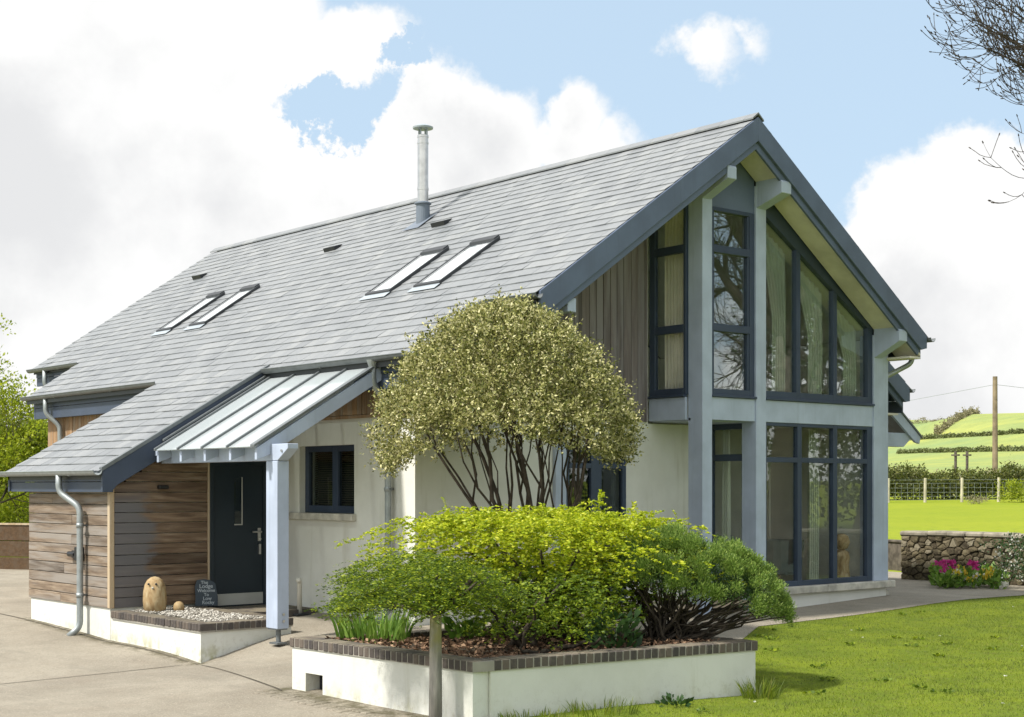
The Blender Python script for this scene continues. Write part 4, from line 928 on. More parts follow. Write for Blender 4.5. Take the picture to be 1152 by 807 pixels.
# --- clipped multi-stem tree
def clipped_tree():
    root = thing('clipped_tree', 'dome clipped olive green tree on many bare stems before the gable', 'tree')
    c = np.array([.33, -4.40]) - .27 * np.array([.6485, .7612]); base = np.array([.34, -4.38, gz(.34, -4.38)])
    ax = np.array([.6485, .7612])                                   # long axis runs along the gable side
    # crown shell
    n = 2500; th = rng.uniform(0, 2 * np.pi, n); t = rng.random(n) ** 1.05
    prof_z = np.interp(t, [0, .1, .2, .4, .6, .8, .92, 1], [2.06, 2.20, 2.40, 2.78, 3.16, 3.48, 3.62, 3.68]); prof_r = np.interp(t, [0, .1, .2, .4, .6, .8, .92, 1], [1.27, 1.36, 1.36, 1.22, .97, .63, .35, .05])
    bump = 1 + .045 * np.sin(th * 3 + t * 5) + .05 * np.sin(th * 8 + t * 17) + .035 * np.sin(th * 15 - t * 29) + rng.normal(0, .025, n)
    r = prof_r * bump
    # the long side hangs lower towards the left, shorter under the right
    keep = rng.random(n) > .72 * (np.sin(th * 9 + t * 21) * np.sin(th * 4 - t * 31) > .25)
    dx = np.cos(th) * r; dy = np.sin(th) * r * .85
    z = prof_z - np.where(t < .2, (dx < 0) * .08 * np.clip(-dx, 0, 1.4) * (1 - t / .2), 0) + .26 * np.sin(th) ** 2 * np.clip(1 - t / .32, 0, 1) + rng.normal(0, .05, n)
    Cc = np.c_[c[0] - .045 + dx * ax[0] - dy * ax[1] , c[1] - .05 + dx * ax[1] + dy * ax[0], z]
    Nn = unit(np.c_[Cc[:, 0] - c[0], Cc[:, 1] - c[1], (z - 2.3) * 1.1])
    Cc, Nn = Cc[keep], Nn[keep]
    p1 = shoots(Cc, Nn, 4, 8, .15, .042, .5, rng)
    # inner fill
    m = 1500; th = rng.uniform(0, 2 * np.pi, m); rr = np.sqrt(rng.random(m)) * 1.08; zi = 2.52 + rng.random(m) * (.88 * (1 - (rr / 1.35) ** 2))
    Ci = np.c_[c[0] + np.cos(th) * rr * ax[0] - np.sin(th) * rr * .85 * ax[1], c[1] + np.cos(th) * rr * ax[1] + np.sin(th) * rr * .85 * ax[0], zi]
    p2 = clumps(Ci, np.tile([0, 0, 1.], (m, 1)), 14, .15, .042, .55, rng=rng)
    # stray shoots above the clip line
    sh = Cc[rng.choice(len(Cc), 420)]; p3 = clumps(sh + unit(sh - np.array([c[0], c[1], 2.4])) * rng.uniform(.06, .22, (420, 1)), unit(sh - np.array([c[0], c[1], 2.4])), 5, .05, .036, .5, rng=rng)
    V, F = join([p1, p2, p3]); np_mesh('crown', V, F, 'leaf_olive', root)
    mb = MB()
    for k in range(15):
        a = 2 * np.pi * k / 15 + rng.uniform(-.2, .2); rr = rng.uniform(.35, 1.3)
        tip = np.array([c[0] + math.cos(a) * rr * ax[0] - math.sin(a) * rr * .8 * ax[1], c[1] + math.cos(a) * rr * ax[1] + math.sin(a) * rr * .8 * ax[0], rng.uniform(2.6, 3.0) - .25 * (rr > 1)])
        b = base + np.array([math.cos(a) * ax[0], math.cos(a) * ax[1], 0]) * rng.uniform(.03, .17) + np.array([-math.sin(a) * ax[1], math.sin(a) * ax[0], 0]) * .09 + np.array([ax[0], ax[1], 0]) * .16
        pts = []
        for i in range(8):
            s = i / 7; p = b * (1 - s) + tip * s; p[2] = b[2] + (tip[2] - b[2]) * (s ** .82 if rr > .8 else s)
            p += rng.normal(0, .042, 3) * np.array([1, 1, .5]) * (0 < i < 7); p[2] -= .12 * math.sin(s * math.pi) * (rr > .9); pts.append(p)
        r0 = rng.uniform(.020, .036); mb.tube(pts, [r0 * (1 - .55 * i / 7) for i in range(8)], 7)
        for j in (3, 4, 5):
            if rng.random() < .62:
                q = pts[j]; e = q + np.array([rng.normal(0, .22), rng.normal(0, .22), max(.5, 2.75 - q[2]) * rng.uniform(.9, 1.1)]); mid = (q + e) / 2 + rng.normal(0, .05, 3)
                mb.tube([q, q * .7 + e * .3 + rng.normal(0, .03, 3), mid, e], [r0 * .55, r0 * .45, r0 * .35, r0 * .2], 5)
    mb.build('trunk', 'bark_dark', root, smooth=True)
    at_base(root, base)
clipped_tree()
def flat_sprays(n, cx, cy, z_lo, z_hi, rx, ry, ax, per, rad, size, flat, mat, name, root, aspect=.5, droop=0.0, top_bias=1.5, tilt=.5):
    th = rng.uniform(0, 2 * np.pi, n); rr = np.sqrt(rng.random(n)); u = np.cos(th) * rr * rx; v = np.sin(th) * rr * ry
    zt = z_lo + (z_hi - z_lo) * (rng.random(n) ** (1 / top_bias)) * (1 - .45 * rr ** 2.5) + .06 * np.sin(u * 5) * np.sin(v * 6)
    Cc = np.c_[cx + u * ax[0] - v * ax[1], cy + u * ax[1] + v * ax[0], zt - droop * rr ** 2]
    Nn = unit(np.c_[(u * ax[0] - v * ax[1]), (u * ax[1] + v * ax[0]), np.full(n, .25)])
    V, F = clumps(Cc, Nn, per, rad, size, aspect, flat, tilt, rng=rng)
    return np_mesh(name, V, F, mat, root)
AXR = (.6485, .7612)
def fan_stems(root, base, tips, r0, name='trunk', mat='bark_dark', sag=.0, n=7, spread=.12):
    mb = MB()
    for t in tips:
        t = np.array(t, float); b = np.array(base, float) + np.r_[rng.normal(0, spread, 2), 0]; pts = []
        for i in range(7):
            s = i / 6; p = b * (1 - s) + t * s; p[2] = b[2] + (t[2] - b[2]) * s ** (1 - sag); pts.append(p + rng.normal(0, .02, 3) * (0 < i < 6))
        r = r0 * rng.uniform(.6, 1.1); mb.tube(pts, [r * (1 - .6 * i / 6) for i in range(7)], n)
    return mb.build(name, mat, root, smooth=True)
# --- golden shrub
lime = thing('golden_shrub', 'lime yellow feathery shrub spreading over the middle of the raised bed', 'shrub')
lc = np.array([2.44, -6.15])
def needles_sprays(tw, per, mat, name, root, size=.03, aspect=.28):
    """tw: twig polylines (p, d, length): needles set along drooping twigs"""
    P = np.array([t[0] for t in tw]); Dd = unit(np.array([t[1] for t in tw])); Ln = np.array([t[2] for t in tw])
    s = rng.random((len(tw), per)); side = rng.choice([-1., 1.], (len(tw), per))
    base = P[:, None] + Dd[:, None] * (s * Ln[:, None])[..., None] + np.array([0, 0, -1.]) * (s ** 2 * Ln[:, None] * .35)[..., None]
    lat = unit(np.cross(Dd, np.array([0, 0, 1.])))
    dirs = Dd[:, None] * .55 + lat[:, None] * side[..., None]
    V, F = leaves(base.reshape(-1, 3), dirs.reshape(-1, 3), size, aspect, 0, .25, rng); return np_mesh(name, V, F, mat, root)
def sprays(n, tiers, rx, ry, droop, lo, hi, per, mat, size, aspect, root, edge=.35):
    tw = []
    for k in range(n):
        tz, sc = tiers[rng.integers(len(tiers))]; a = rng.uniform(0, 2 * np.pi); rr = max(edge * rng.random(), rng.random() ** .5) * (1 + .16 * math.sin(3 * a + tz * 9) + .10 * math.sin(7 * a + tz * 23)); u = math.cos(a) * rr * rx * sc; v = math.sin(a) * rr * ry * sc
        p = np.array([lc[0] + u * AXR[0] - v * AXR[1], lc[1] + u * AXR[1] + v * AXR[0], tz - droop * rr ** 2 + rng.normal(0, .030) + .06 * math.sin(u * 4.1 + 1) * math.sin(v * 5)])
        d = np.array([math.cos(a) * AXR[0] - math.sin(a) * AXR[1], math.cos(a) * AXR[1] + math.sin(a) * AXR[0], rng.normal(.12, .16)]) + np.r_[rng.normal(0, .55, 2), 0]
        tw.append((p, d, rng.uniform(lo, hi)))
    return needles_sprays(tw, per, mat, 'foliage', root, size, aspect)
sprays(2700, ((1.46, .72), (1.42, .85), (1.35, .95), (1.25, 1.02), (1.13, 1.04), (1.0, 1.0)), 1.50, .92, .06, .12, .26, 20, 'leaf_lime', .036, .5, lime)
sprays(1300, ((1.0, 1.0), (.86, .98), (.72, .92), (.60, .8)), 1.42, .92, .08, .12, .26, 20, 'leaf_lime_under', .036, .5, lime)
tw = []
for q in ((.55, 1.62, .2), (.62, 1.70, .3), (.35, 1.55, .1), (.95, 1.52, .2), (1.12, 1.50, .3), (1.30, 1.44, .1), (-1.0, 1.44, .2), (-1.15, 1.38, .0)):
    for _ in range(5): tw.append((np.array([lc[0] + q[0] * AXR[0] - q[2] * AXR[1], lc[1] + q[0] * AXR[1] + q[2] * AXR[0], q[1] - .09]) + rng.normal(0, .03, 3), np.r_[rng.normal(0, .6, 2), .6], rng.uniform(.10, .18)))
needles_sprays(tw, 20, 'leaf_lime', 'foliage', lime, .036, .5)
fan_stems(lime, (2.65, -5.9, .25), [(lc[0] + math.cos(a) * .8, lc[1] + math.sin(a) * .7, 1.15) for a in np.linspace(0, 6.0, 13)], .028, spread=.2)
at_base(lime, (2.65, -5.9, .25))
# --- dark yew
yew = thing('small_tree', 'small dark green tree with straight bare trunk in front of the raised bed', 'tree')
tw = []
for k in range(1500):
    a = rng.uniform(0, 2 * np.pi); rr = math.sqrt(rng.random()); rr *= 1 + .18 * math.sin(3 * a + 1) + .12 * math.sin(8 * a); u = math.cos(a) * rr * .66; v = math.sin(a) * rr * .55
    p = np.array([3.13 + u * AXR[0] - v * AXR[1] - .05, -8.12 + u * AXR[1] + v * AXR[0], .80 + .36 * (int(rng.integers(4)) / 3.2 + rng.normal(0, .05)) * (1 - .45 * rr * rr) - .05 * rr + .03])
    tw.append((p, np.r_[math.cos(a) * AXR[0] - math.sin(a) * AXR[1] + rng.normal(0, .4), math.cos(a) * AXR[1] + math.sin(a) * AXR[0] + rng.normal(0, .4), rng.normal(.0, .12)], rng.uniform(.12, .28)))
for k in range(460):                                                 # low bough reaching out to the left
    q = rng.random(); p = np.array([3.05 - .42 * q, -8.05 - .48 * q, .84 - .13 * q]) + rng.normal(0, .09, 3) * np.array([1, 1, .4])
    tw.append((p, np.r_[-.65 + rng.normal(0, .4), -.55 + rng.normal(0, .4), rng.normal(0, .2)], rng.uniform(.10, .2)))
for k in range(230):                                                 # leaves hanging round the head of the trunk
    p = np.array([3.50, -8.23, .86]) + rng.normal(0, .13, 3) * np.array([1, 1, .55]); tw.append((p, np.r_[rng.normal(0, .8, 2), rng.normal(-.15, .3)], rng.uniform(.10, .18)))
needles_sprays(tw, 22, 'leaf_yew', 'foliage', yew)
TB = (3.50, -8.23); g0 = gz(*TB)
mb = MB(); mb.tube([(TB[0], TB[1], g0 - .2), (TB[0] + .004, TB[1] - .002, .1), (TB[0] - .004, TB[1] + .004, .45), (TB[0] - .002, TB[1] + .008, .78)], [.058, .053, .051, .046], 14); mb.build('trunk', 'timber_post', yew, smooth=True)
fan_stems(yew, (TB[0], TB[1], .70), [(3.05, -8.25, .88), (2.68, -8.50, .74), (3.75, -8.0, .95), (3.5, -8.2, 1.05), (3.2, -7.9, 1.0), (2.8, -7.9, .95), (3.5, -7.8, 1.0), (3.3, -7.5, .95), (2.9, -8.2, .80)], .038, 'limbs', spread=.012)
ubr = []
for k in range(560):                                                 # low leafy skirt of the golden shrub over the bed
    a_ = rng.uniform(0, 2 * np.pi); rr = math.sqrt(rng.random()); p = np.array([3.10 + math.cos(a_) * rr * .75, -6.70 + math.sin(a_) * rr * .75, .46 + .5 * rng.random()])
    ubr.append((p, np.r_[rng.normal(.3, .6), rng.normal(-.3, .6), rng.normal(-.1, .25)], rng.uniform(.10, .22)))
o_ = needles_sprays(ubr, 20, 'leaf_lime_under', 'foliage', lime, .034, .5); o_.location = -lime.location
o_ = fan_stems(lime, (2.95, -6.8, .25), [(2.5, -7.3, .8), (2.7, -6.9, .95), (2.9, -6.8, .95), (3.3, -6.6, .9), (3.4, -7.0, .8), (2.6, -6.9, .9), (3.0, -7.4, .85), (3.75, -6.6, .40), (3.6, -7.4, .36)], .032); o_.location = -lime.location
at_base(yew, (TB[0], TB[1], g0))
# --- cushion conifer leaning right
cush = thing('cushion_conifer', 'mid green cushion conifer on bare leaning stems at the far end of the bed', 'bush')
n = 290; th = rng.uniform(0, 2 * np.pi, n); t = rng.random(n) ** .8
u = np.cos(th) * .80 * np.sqrt(1 - (t * .94) ** 2); v = np.sin(th) * .50 * np.sqrt(1 - (t * .94) ** 2)
cc = np.array([4.28, -4.52]) - .92 * np.array([.6485, .7612])
z = .84 + .50 * t - .20 * u - .18 * np.clip(u, 0, 1) ** 2 + .04 * np.sin(u * 9) * np.sin(v * 9)
Cc = np.c_[cc[0] + u * AXR[0] - v * AXR[1], cc[1] + u * AXR[1] + v * AXR[0], z - .12]
Nn = unit(np.c_[u * AXR[0] - v * AXR[1], u * AXR[1] + v * AXR[0], .35 + t])
Cc = Cc + Nn * rng.normal(.01, .018, (n, 1)); V1 = clumps(Cc, Nn * .8 + np.array([0, 0, .3]), 300, .078, .026, .28, tilt=.2, rng=rng)
np_mesh('foliage', V1[0], V1[1], 'leaf_cushion', cush)
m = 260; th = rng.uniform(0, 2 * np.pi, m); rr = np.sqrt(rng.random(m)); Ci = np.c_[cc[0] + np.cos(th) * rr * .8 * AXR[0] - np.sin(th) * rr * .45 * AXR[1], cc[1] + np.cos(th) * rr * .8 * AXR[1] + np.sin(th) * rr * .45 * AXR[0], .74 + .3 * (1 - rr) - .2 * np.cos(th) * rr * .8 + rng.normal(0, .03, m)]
V1 = clumps(Ci, np.tile([0, 0, 1.], (m, 1)), 40, .1, .03, .3, tilt=.6, rng=rng); np_mesh('foliage', V1[0], V1[1], 'leaf_dark', cush)  # dark inner leaves, the shade between the tufts put into their colour
tips = [(cc[0] + q * AXR[0] - w_ * AXR[1], cc[1] + q * AXR[1] + w_ * AXR[0], .78 - .22 * q - .12 * max(q, 0) ** 2 + rng.uniform(-.08, .12)) for q in np.linspace(-.75, .74, 26) for w_ in (-.3, 0, .3)]
fan_stems(cush, (3.42, -5.45, .25), tips, .017, n=5, spread=.13)
at_base(cush, (3.42, -5.45, .25))
# --- iris clump, leafy plants in the bed
def blades(name, c, n, rad, h, mat, root, w=.018, lean=.35, mesh_name='blades', rg=rng):
    a = rg.uniform(0, 2 * np.pi, n); r = np.sqrt(rg.random(n)) * rad; P = np.c_[c[0] + np.cos(a) * r, c[1] + np.sin(a) * r, np.full(n, c[2])]
    d = np.c_[np.cos(a) * lean * rg.random(n) + rg.normal(0, .12, n), np.sin(a) * lean * rg.random(n) + rg.normal(0, .12, n), np.ones(n)]; d = unit(d)
    hh = h * rg.uniform(.6, 1.1, n)[:, None]; s = unit(np.cross(d, rg.normal(0, 1, (n, 3)))) * w * .5
    mid = P + d * hh * .55; tip = P + d * hh + np.c_[d[:, :2] * hh * .35, -np.abs(d[:, :1]) * hh * .15]
    V = np.stack([P - s, P + s, mid + s * .9, mid - s * .9, tip + s * .1, tip - s * .1], 1); base = np.arange(n)[:, None] * 6
    F = np.concatenate([base + np.array([[0, 1, 2, 3]]), base + np.array([[3, 2, 4, 5]])]); return np_mesh(mesh_name, V, F, mat, root)
o = blades('iris', (0, 0, 0), 190, .34, .34, 'leaf_iris', None, .022, .35, 'iris_clump'); o.location = (1.52, -7.45, .25); o.scale = (1, 1.0, 1)
tag(o, 'clump of upright sword shaped leaves at the left end of the bed', 'plant')
def rosette(name, loc, n, size, mat, label, cat, h=.12, asp=.55, rad=.15):
    a = rng.uniform(0, 2 * np.pi, n); r = np.sqrt(rng.random(n)) * rad; P = np.c_[np.cos(a) * r, np.sin(a) * r, rng.uniform(0, h, n)]
    V, F = leaves(P, np.c_[np.cos(a), np.sin(a), rng.uniform(.2, 1.2, n)], size, asp, 0, .25, rng); o = np_mesh(name, V, F, mat); o.location = loc
    return tag(o, label, cat)
rosette('leafy_plant', (2.05, -6.75, .26), 90, .12, 'leaf_iris', 'broad leaved green plant between the sword leaves and the small tree', 'plant', .16)
rosette('leafy_plant', (3.62, -6.30, .26), 140, .13, 'leaf_dark', 'dark leaved upright plant low in the middle of the bed', 'plant', .30, .35, .2)
# --- grass tufts at planter foot
for i, (x, y, h, lab) in enumerate(((4.02, -6.9, .13, 'tall grass tuft at the middle of the planter foot'), (4.28, -5.15, .20, 'grass tuft at the far corner of the planter foot'), (3.9, -7.55, .10, 'low grass tuft at the near end of the planter foot'))):
    o = blades('grass_tuft', (0, 0, 0), 160, .16 if h > .15 else .3, h, 'grass_blade', None, .008, .5, 'grass_tuft'); o.location = (x + .06, y, gz(x, y)); tag(o, lab, 'grass tuft', 'grass tufts along the planter')
rosette('weed', (4.18, -6.1, gz(4.18, -6.1)), 40, .08, 'leaf_dark', 'small dark broad leaved weed at the foot of the planter wall', 'weed', .05)

# --- lawn blades
def in_poly(x, y, poly):
    r = np.zeros(len(x), bool); j = len(poly) - 1
    for i in range(len(poly)):
        xi, yi = poly[i]; xj, yj = poly[j]
        with np.errstate(divide='ignore', invalid='ignore'):
            r ^= ((yi > y) != (yj > y)) & (x < (xj - xi) * (y - yi) / (yj - yi) + xi)
        j = i
    return r
n = 420000; x = RNG.uniform(-1, 11, n); y = RNG.uniform(-9, 8, n)
k = ~in_poly(x + RNG.normal(0, .02, n), y + RNG.normal(0, .035, n), drive_poly) & ~in_poly(x, y, [tuple(A), tuple(B), tuple(C), tuple(D)])
rel = np.c_[x - CAM.x, y - CAM.y]; dep = rel @ np.array(FW[:2]); lat = rel @ np.array(RT[:2])
k &= (dep > 7) & (np.abs(lat / np.maximum(dep, .1)) < .42) & (lat / np.maximum(dep, .1) > -.05)
x, y = x[k], y[k]; n = len(x); z = ground_z(x, y)
P = np.c_[x, y, z - .003]; pat = .6 + .5 * np.sin(x * 1.7 + np.sin(y * 1.3) * 2) * np.sin(y * 2.1)
d = unit(np.c_[RNG.normal(0, .45, n), RNG.normal(0, .45, n), np.ones(n)]); hh = (RNG.uniform(.016, .040, n) * (.75 + .35 * pat))[:, None]
s = unit(np.cross(d, RNG.normal(0, 1, (n, 3)))) * .0036
V = np.stack([P - s, P + s, P + d * hh], 1); tag(np_mesh('lawn_grass', V, np.arange(3 * n).reshape(n, 3), 'grass_blade'), 'short mown lawn grass in front of the glazed bay', 'grass', kind='stuff')

# clover, plantain rosettes and a few daisies in the lawn
wl, wd2 = [], []
for k in range(120):
    cx, cy = RNG.uniform(1.2, 8), RNG.uniform(-6.5, 6)
    if in_poly(np.array([cx]), np.array([cy]), drive_poly)[0] or in_poly(np.array([cx]), np.array([cy]), [tuple(A), tuple(B), tuple(C), tuple(D)])[0]: continue
    if k % 4: 
        m_ = 16; a_ = RNG.uniform(0, 6.28, m_); r_ = RNG.random(m_) * RNG.uniform(.03, .10); px_ = cx + np.cos(a_) * r_; py_ = cy + np.sin(a_) * r_
        wl.append(leaves(np.c_[px_, py_, ground_z(px_, py_) + .022], np.c_[np.cos(a_), np.sin(a_), np.full(m_, .25)], .045, .7, 0, .2))
    else:
        wd2.append(leaves(np.tile([[cx, cy, gz(cx, cy) + .045]], (7, 1)), np.c_[np.cos(np.arange(7)), np.sin(np.arange(7)), np.full(7, .2)], .016, .8, 0, .1))
V, F = join(wl); tag(np_mesh('lawn_weeds', V, F, 'leaf_lime_under'), 'small dark weed leaves scattered through the lawn', 'weeds', kind='stuff')
V, F = join(wd2); tag(np_mesh('lawn_daisies', V, F, 'petal_white'), 'tiny white daisies dotted over the lawn', 'daisies', kind='stuff')

# ------------------------------------------------------------------ stone wall and flower bed
def cpt(px, dep, z=0): return CAM + FW * dep + RT * ((px - 576) / 1649 * dep) + Vector((0, 0, z - CAM.z))
W0 = cpt(1014.5, 28.0); W1 = cpt(1014.5, 28.0) + (cpt(1175, 25.6) - cpt(1014.5, 28.0)) * 2.6; wd_ = (W1 - W0); WL = wd_.length; wd_.normalize(); wn = Vector((wd_.y, -wd_.x, 0))
if wn.dot(CAM - W0) < 0: wn = -wn
wroot = thing('stone_wall', 'low rubble stone garden wall with pale mortar cap right of the house', 'wall')
rnd = random.Random(12); mb = MB(); zb = -.12; top = .80
core = MB(); c0 = W0 + wd_ * (WL / 2) - wn * .22; core.obox((c0.x, c0.y, (zb + top) / 2 - .03), wd_ * (WL / 2 - .04), wn * .185, Vector((0, 0, (top - zb) / 2))); core.build('wall_core', 'wall_core', wroot)
def stone(mb, c, a, b, n_, hx, hy, hz):
    o = len(mb.v); k = 6; pts = []
    for s in (-1, 1):
        for i in range(8):
            ang = math.pi / 4 * i + math.pi / 8; e = .62
            cx = math.copysign(abs(math.cos(ang)) ** e, math.cos(ang)) * hx * rnd.uniform(.86, 1.08); cz = math.copysign(abs(math.sin(ang)) ** e, math.sin(ang)) * hz * rnd.uniform(.86, 1.08)
            f = 1 if s < 0 else .86
            pts.append(c + a * cx * f + b * cz * f + n_ * (s * hy * rnd.uniform(.8, 1.2)))
    pts.append(c + n_ * hy * 1.25 + a * rnd.uniform(-.3, .3) * hx); mb.v += [tuple(p) for p in pts]
    for i in range(8):
        j = (i + 1) % 8; mb.f.append((o + i, o + j, o + 8 + j, o + 8 + i)); mb.f.append((o + 8 + i, o + 8 + j, o + 16))
    mb.f.append(tuple(o + i for i in range(7, -1, -1)))
UPV = Vector((0, 0, 1))
def clip(poly, m, n_):
    out_ = []
    for i in range(len(poly)):
        p, q = poly[i], poly[(i + 1) % len(poly)]; dp = (p - m).dot(n_); dq = (q - m).dot(n_)
        if dp <= 0: out_.append(p)
        if dp * dq < 0: out_.append(p.lerp(q, dp / (dp - dq)))
    return out_
def rubble(mb, o_, ux, n_, Lx, z0, z1, cnt):
    cand = [Vector((rnd.uniform(0, Lx) , rnd.uniform(z0, z1) * 1.4)) for _ in range(cnt * 14)]; pts_ = []
    for c_ in cand:
        rr_ = rnd.choice((.085, .12, .17, .26))
        if all((c_ - p).length > rr_ for p in pts_): pts_.append(c_)
    for p in pts_:
        poly = [Vector((-.02, z0 * 1.4)), Vector((Lx + .02, z0 * 1.4)), Vector((Lx + .02, z1 * 1.4)), Vector((-.02, z1 * 1.4))]
        for q in pts_:
            if q is not p and (q - p).length < 1.0: poly = clip(poly, (p + q) / 2, (q - p))
            if len(poly) < 3: break
        if len(poly) < 3: continue
        poly = [Vector((v.x, v.y / 1.4)) for v in poly]; c_ = sum(poly, Vector((0, 0))) / len(poly)
        # soften the corners, shrink for the joint
        sm = []
        for i in range(len(poly)):
            a_, b_ = poly[i], poly[(i + 1) % len(poly)]; sm += [a_.lerp(b_, .10), a_.lerp(b_, .90)]
        dep_ = rnd.uniform(.02, .06); ring0 = [c_ + (v - c_) * .97 for v in sm]; ring1 = [c_ + (v - c_) * rnd.uniform(.90, .94) for v in sm]; ring2 = [c_ + (v - c_) * rnd.uniform(.72, .86) for v in sm]
        k = len(sm); o2 = len(mb.v); w3 = lambda v, h: tuple(o_ + ux * v.x + n_ * h + UPV * v.y)
        mb.v += [w3(v, -.10) for v in ring0] + [w3(v, dep_ * .45) for v in ring1] + [w3(v, dep_ + rnd.uniform(-.008, .008)) for v in ring2] + [w3(c_, dep_ + rnd.uniform(0, .015))]
        for r_ in range(2):
            for i in range(k): j = (i + 1) % k; mb.f.append((o2 + r_ * k + i, o2 + r_ * k + j, o2 + (r_ + 1) * k + j, o2 + (r_ + 1) * k + i))
        for i in range(k): mb.f.append((o2 + 2 * k + i, o2 + 2 * k + (i + 1) % k, o2 + 3 * k))
mb = MB(); rubble(mb, W0 - wn * .03, wd_, wn, WL, zb, top, 220)
rubble(mb, W0 - wn * .42 + wd_ * .03, wn, -wd_, .40, zb, top, 14)
mb.build('stones', 'rubble', wroot)
mb = MB(); t = -.04
while t < WL:
    w_ = rnd.uniform(.35, .7); c = W0 + wd_ * (t + w_ / 2) - wn * .21; c.z = top + .045 + rnd.uniform(-.01, .01)
    mb.obox(c, wd_ * (w_ / 2), wn * (.225 + rnd.uniform(-.02, .02)), Vector((0, 0, .05))); t += w_
mb.build('wall_cap', 'wall_cap', wroot, bevel=.03)
at_base(wroot, (W0.x, W0.y, 0))
lw = MB(); q0 = cpt(985, 31.5); q1 = cpt(1022, 30.5); u = (q1 - q0); c = (q0 + q1) / 2; u.normalize(); v_ = Vector((-u.y, u.x, 0))
lw.obox((c.x, c.y, .18), u * .45, v_ * .1, Vector((0, 0, .38))); lw.obox((c.x, c.y, .585), u * .47, v_ * .13, Vector((0, 0, .025)))
tag(lw.build('low_wall', 'bark_grey', bevel=.01), 'low dark grey wall between the house corner and the stone wall', 'wall')
fb = thing('flower_patch', 'patch of primulas with yellow and green leaves at the foot of the stone wall', 'flowers')
f0 = cpt(1052, 26.6); fu = RT; parts = []
def fpt(px, dep, z): return np.array(cpt(px, dep, z))
C1 = np.array([fpt(rng.uniform(1050, 1128), rng.uniform(25.0, 26.3), rng.uniform(.02, .22)) for _ in range(110)])
V, F = clumps(C1, np.tile([0, 0, 1.], (len(C1), 1)), 12, .10, .12, .55, tilt=.6, rng=rng); np_mesh('foliage', V, F, 'leaf_iris', fb)
def petals(mat, n, xs, zs, size=.055):
    Cq = np.array([fpt(rng.choice(xs) + rng.normal(0, 4), rng.uniform(25.0, 26.0), rng.uniform(*zs)) for _ in range(n)])
    V, F = clumps(Cq, np.tile([0, -.3, 1.], (n, 1)), 12, .05, size, .8, tilt=.7, rng=rng); np_mesh('flowers', V, F, mat, fb)
petals('petal_pink', 24, (1062, 1071, 1074, 1095), (.26, .40)); petals('petal_yellow', 26, (1080, 1093, 1115, 1110, 1075), (.14, .28)); petals('petal_white', 16, (1070, 1083, 1103), (.12, .26))
petals('petal_white', 8, (1098, 1060, 1130), (.0, .05), .09)
at_base(fb, (f0.x, f0.y, gz(f0.x, f0.y)))
bh = thing('flowering_bush', 'small bush with pale white blossom against the stone wall at right', 'bush'); bl = cpt(1146, 25.2)
Cb = np.array([np.array(bl) + np.array([rng.normal(0, .26), rng.normal(0, .2), rng.uniform(.1, .85)]) for _ in range(90)])
V, F = clumps(Cb, np.tile([0, 0, 1.], (90, 1)), 16, .11, .05, .45, rng=rng); np_mesh('foliage', V, F, 'leaf_dark', bh)
V, F = clumps(Cb[:38], np.tile([0, 0, 1.], (38, 1)), 6, .11, .04, .8, rng=rng); np_mesh('flowers', V, F, 'petal_white', bh)
at_base(bh, (bl.x, bl.y, gz(bl.x, bl.y)))

# ------------------------------------------------------------------ field fence, poles, hedges, hill
fe = thing('wire_fence', 'wire field fence on pale timber posts across the meadow', 'fence')
fA = Vector((-31.57, 44.69, 0)); fB = Vector((-24.4, 53.06, 0)); fd_ = (fB - fA).normalized()
for i in range(-1, 14):
    p = fA + fd_ * (1.83 * i); z = gz(p.x, p.y); mb = MB(); mb.tube([(p.x, p.y, z - .1), (p.x + .02, p.y, z + 1.22)], [.075, .07], 8); mb.build('post', 'post_pale', fe)
mb = MB(); a = fA - fd_ * 6; b = fA + fd_ * 24
for h in (.12, .3, .5, .72, .95, 1.12):
    pts = [(p.x, p.y, gz(p.x, p.y) + h) for p in (a.lerp(b, i / 20) for i in range(21))]; mb.tube(pts, .009, 4)
for i in range(100):
    p = a.lerp(b, i / 99); z = gz(p.x, p.y); mb.tube([(p.x, p.y, z + .12), (p.x, p.y, z + .95)], .006, 4)
mb.build('wire', 'galv', fe)
at_base(fe, (fA.x, fA.y, gz(fA.x, fA.y)))
def hedge(name, p0, p1, h, thick, nclump, per, size, mat, label, rad=.4, kind=None, jag=.35, rg=None):
    rg = rg or np.random.default_rng(int(abs(p0[0] * 13 + p0[1] * 7)) + 3)
    p0 = np.array(p0); p1 = np.array(p1); s = rg.random(nclump); d = p1 - p0; nrm = np.array([-d[1], d[0]]) / np.hypot(*d)
    xy = p0 + d * s[:, None] + nrm * rg.uniform(-thick, thick, nclump)[:, None]
    hh = h * (1 + jag * (np.sin(s * 23) * .35 + np.sin(s * 61 + 1) * .25 + rg.normal(0, .18, nclump)))
    z = ground_z(xy[:, 0], xy[:, 1]) + hh * rg.random(nclump) ** .75
    V, F = clumps(np.c_[xy, z], np.tile([0, 0, .6], (nclump, 1)), per, rad, size, .6, tilt=.8, rng=rg)
    o = np_mesh(name, V, F, mat); tag(o, label, 'hedge', kind=kind); return o
a = cpt(960, 77); b = cpt(1500, 82)
hedge('hedge', a[:2], b[:2], 1.45, .8, 1900, 26, .14, 'leaf_hedge', 'dark green field hedge right behind the wire fence', .3)
a = cpt(950, 92); b = cpt(1500, 100)
hedge('hedgerow', a[:2], b[:2], 1.05, 1.6, 1500, 20, .16, 'leaf_bare', 'pale brown leafless hedgerow behind the green field hedge', .45, jag=.8)
bp = cpt(1141, 72); Cq = np.array([np.array((bp.x, bp.y, gz(bp.x, bp.y))) + np.r_[rng.normal(0, .35, 2), rng.uniform(.1, 1.0)] for _ in range(60)])
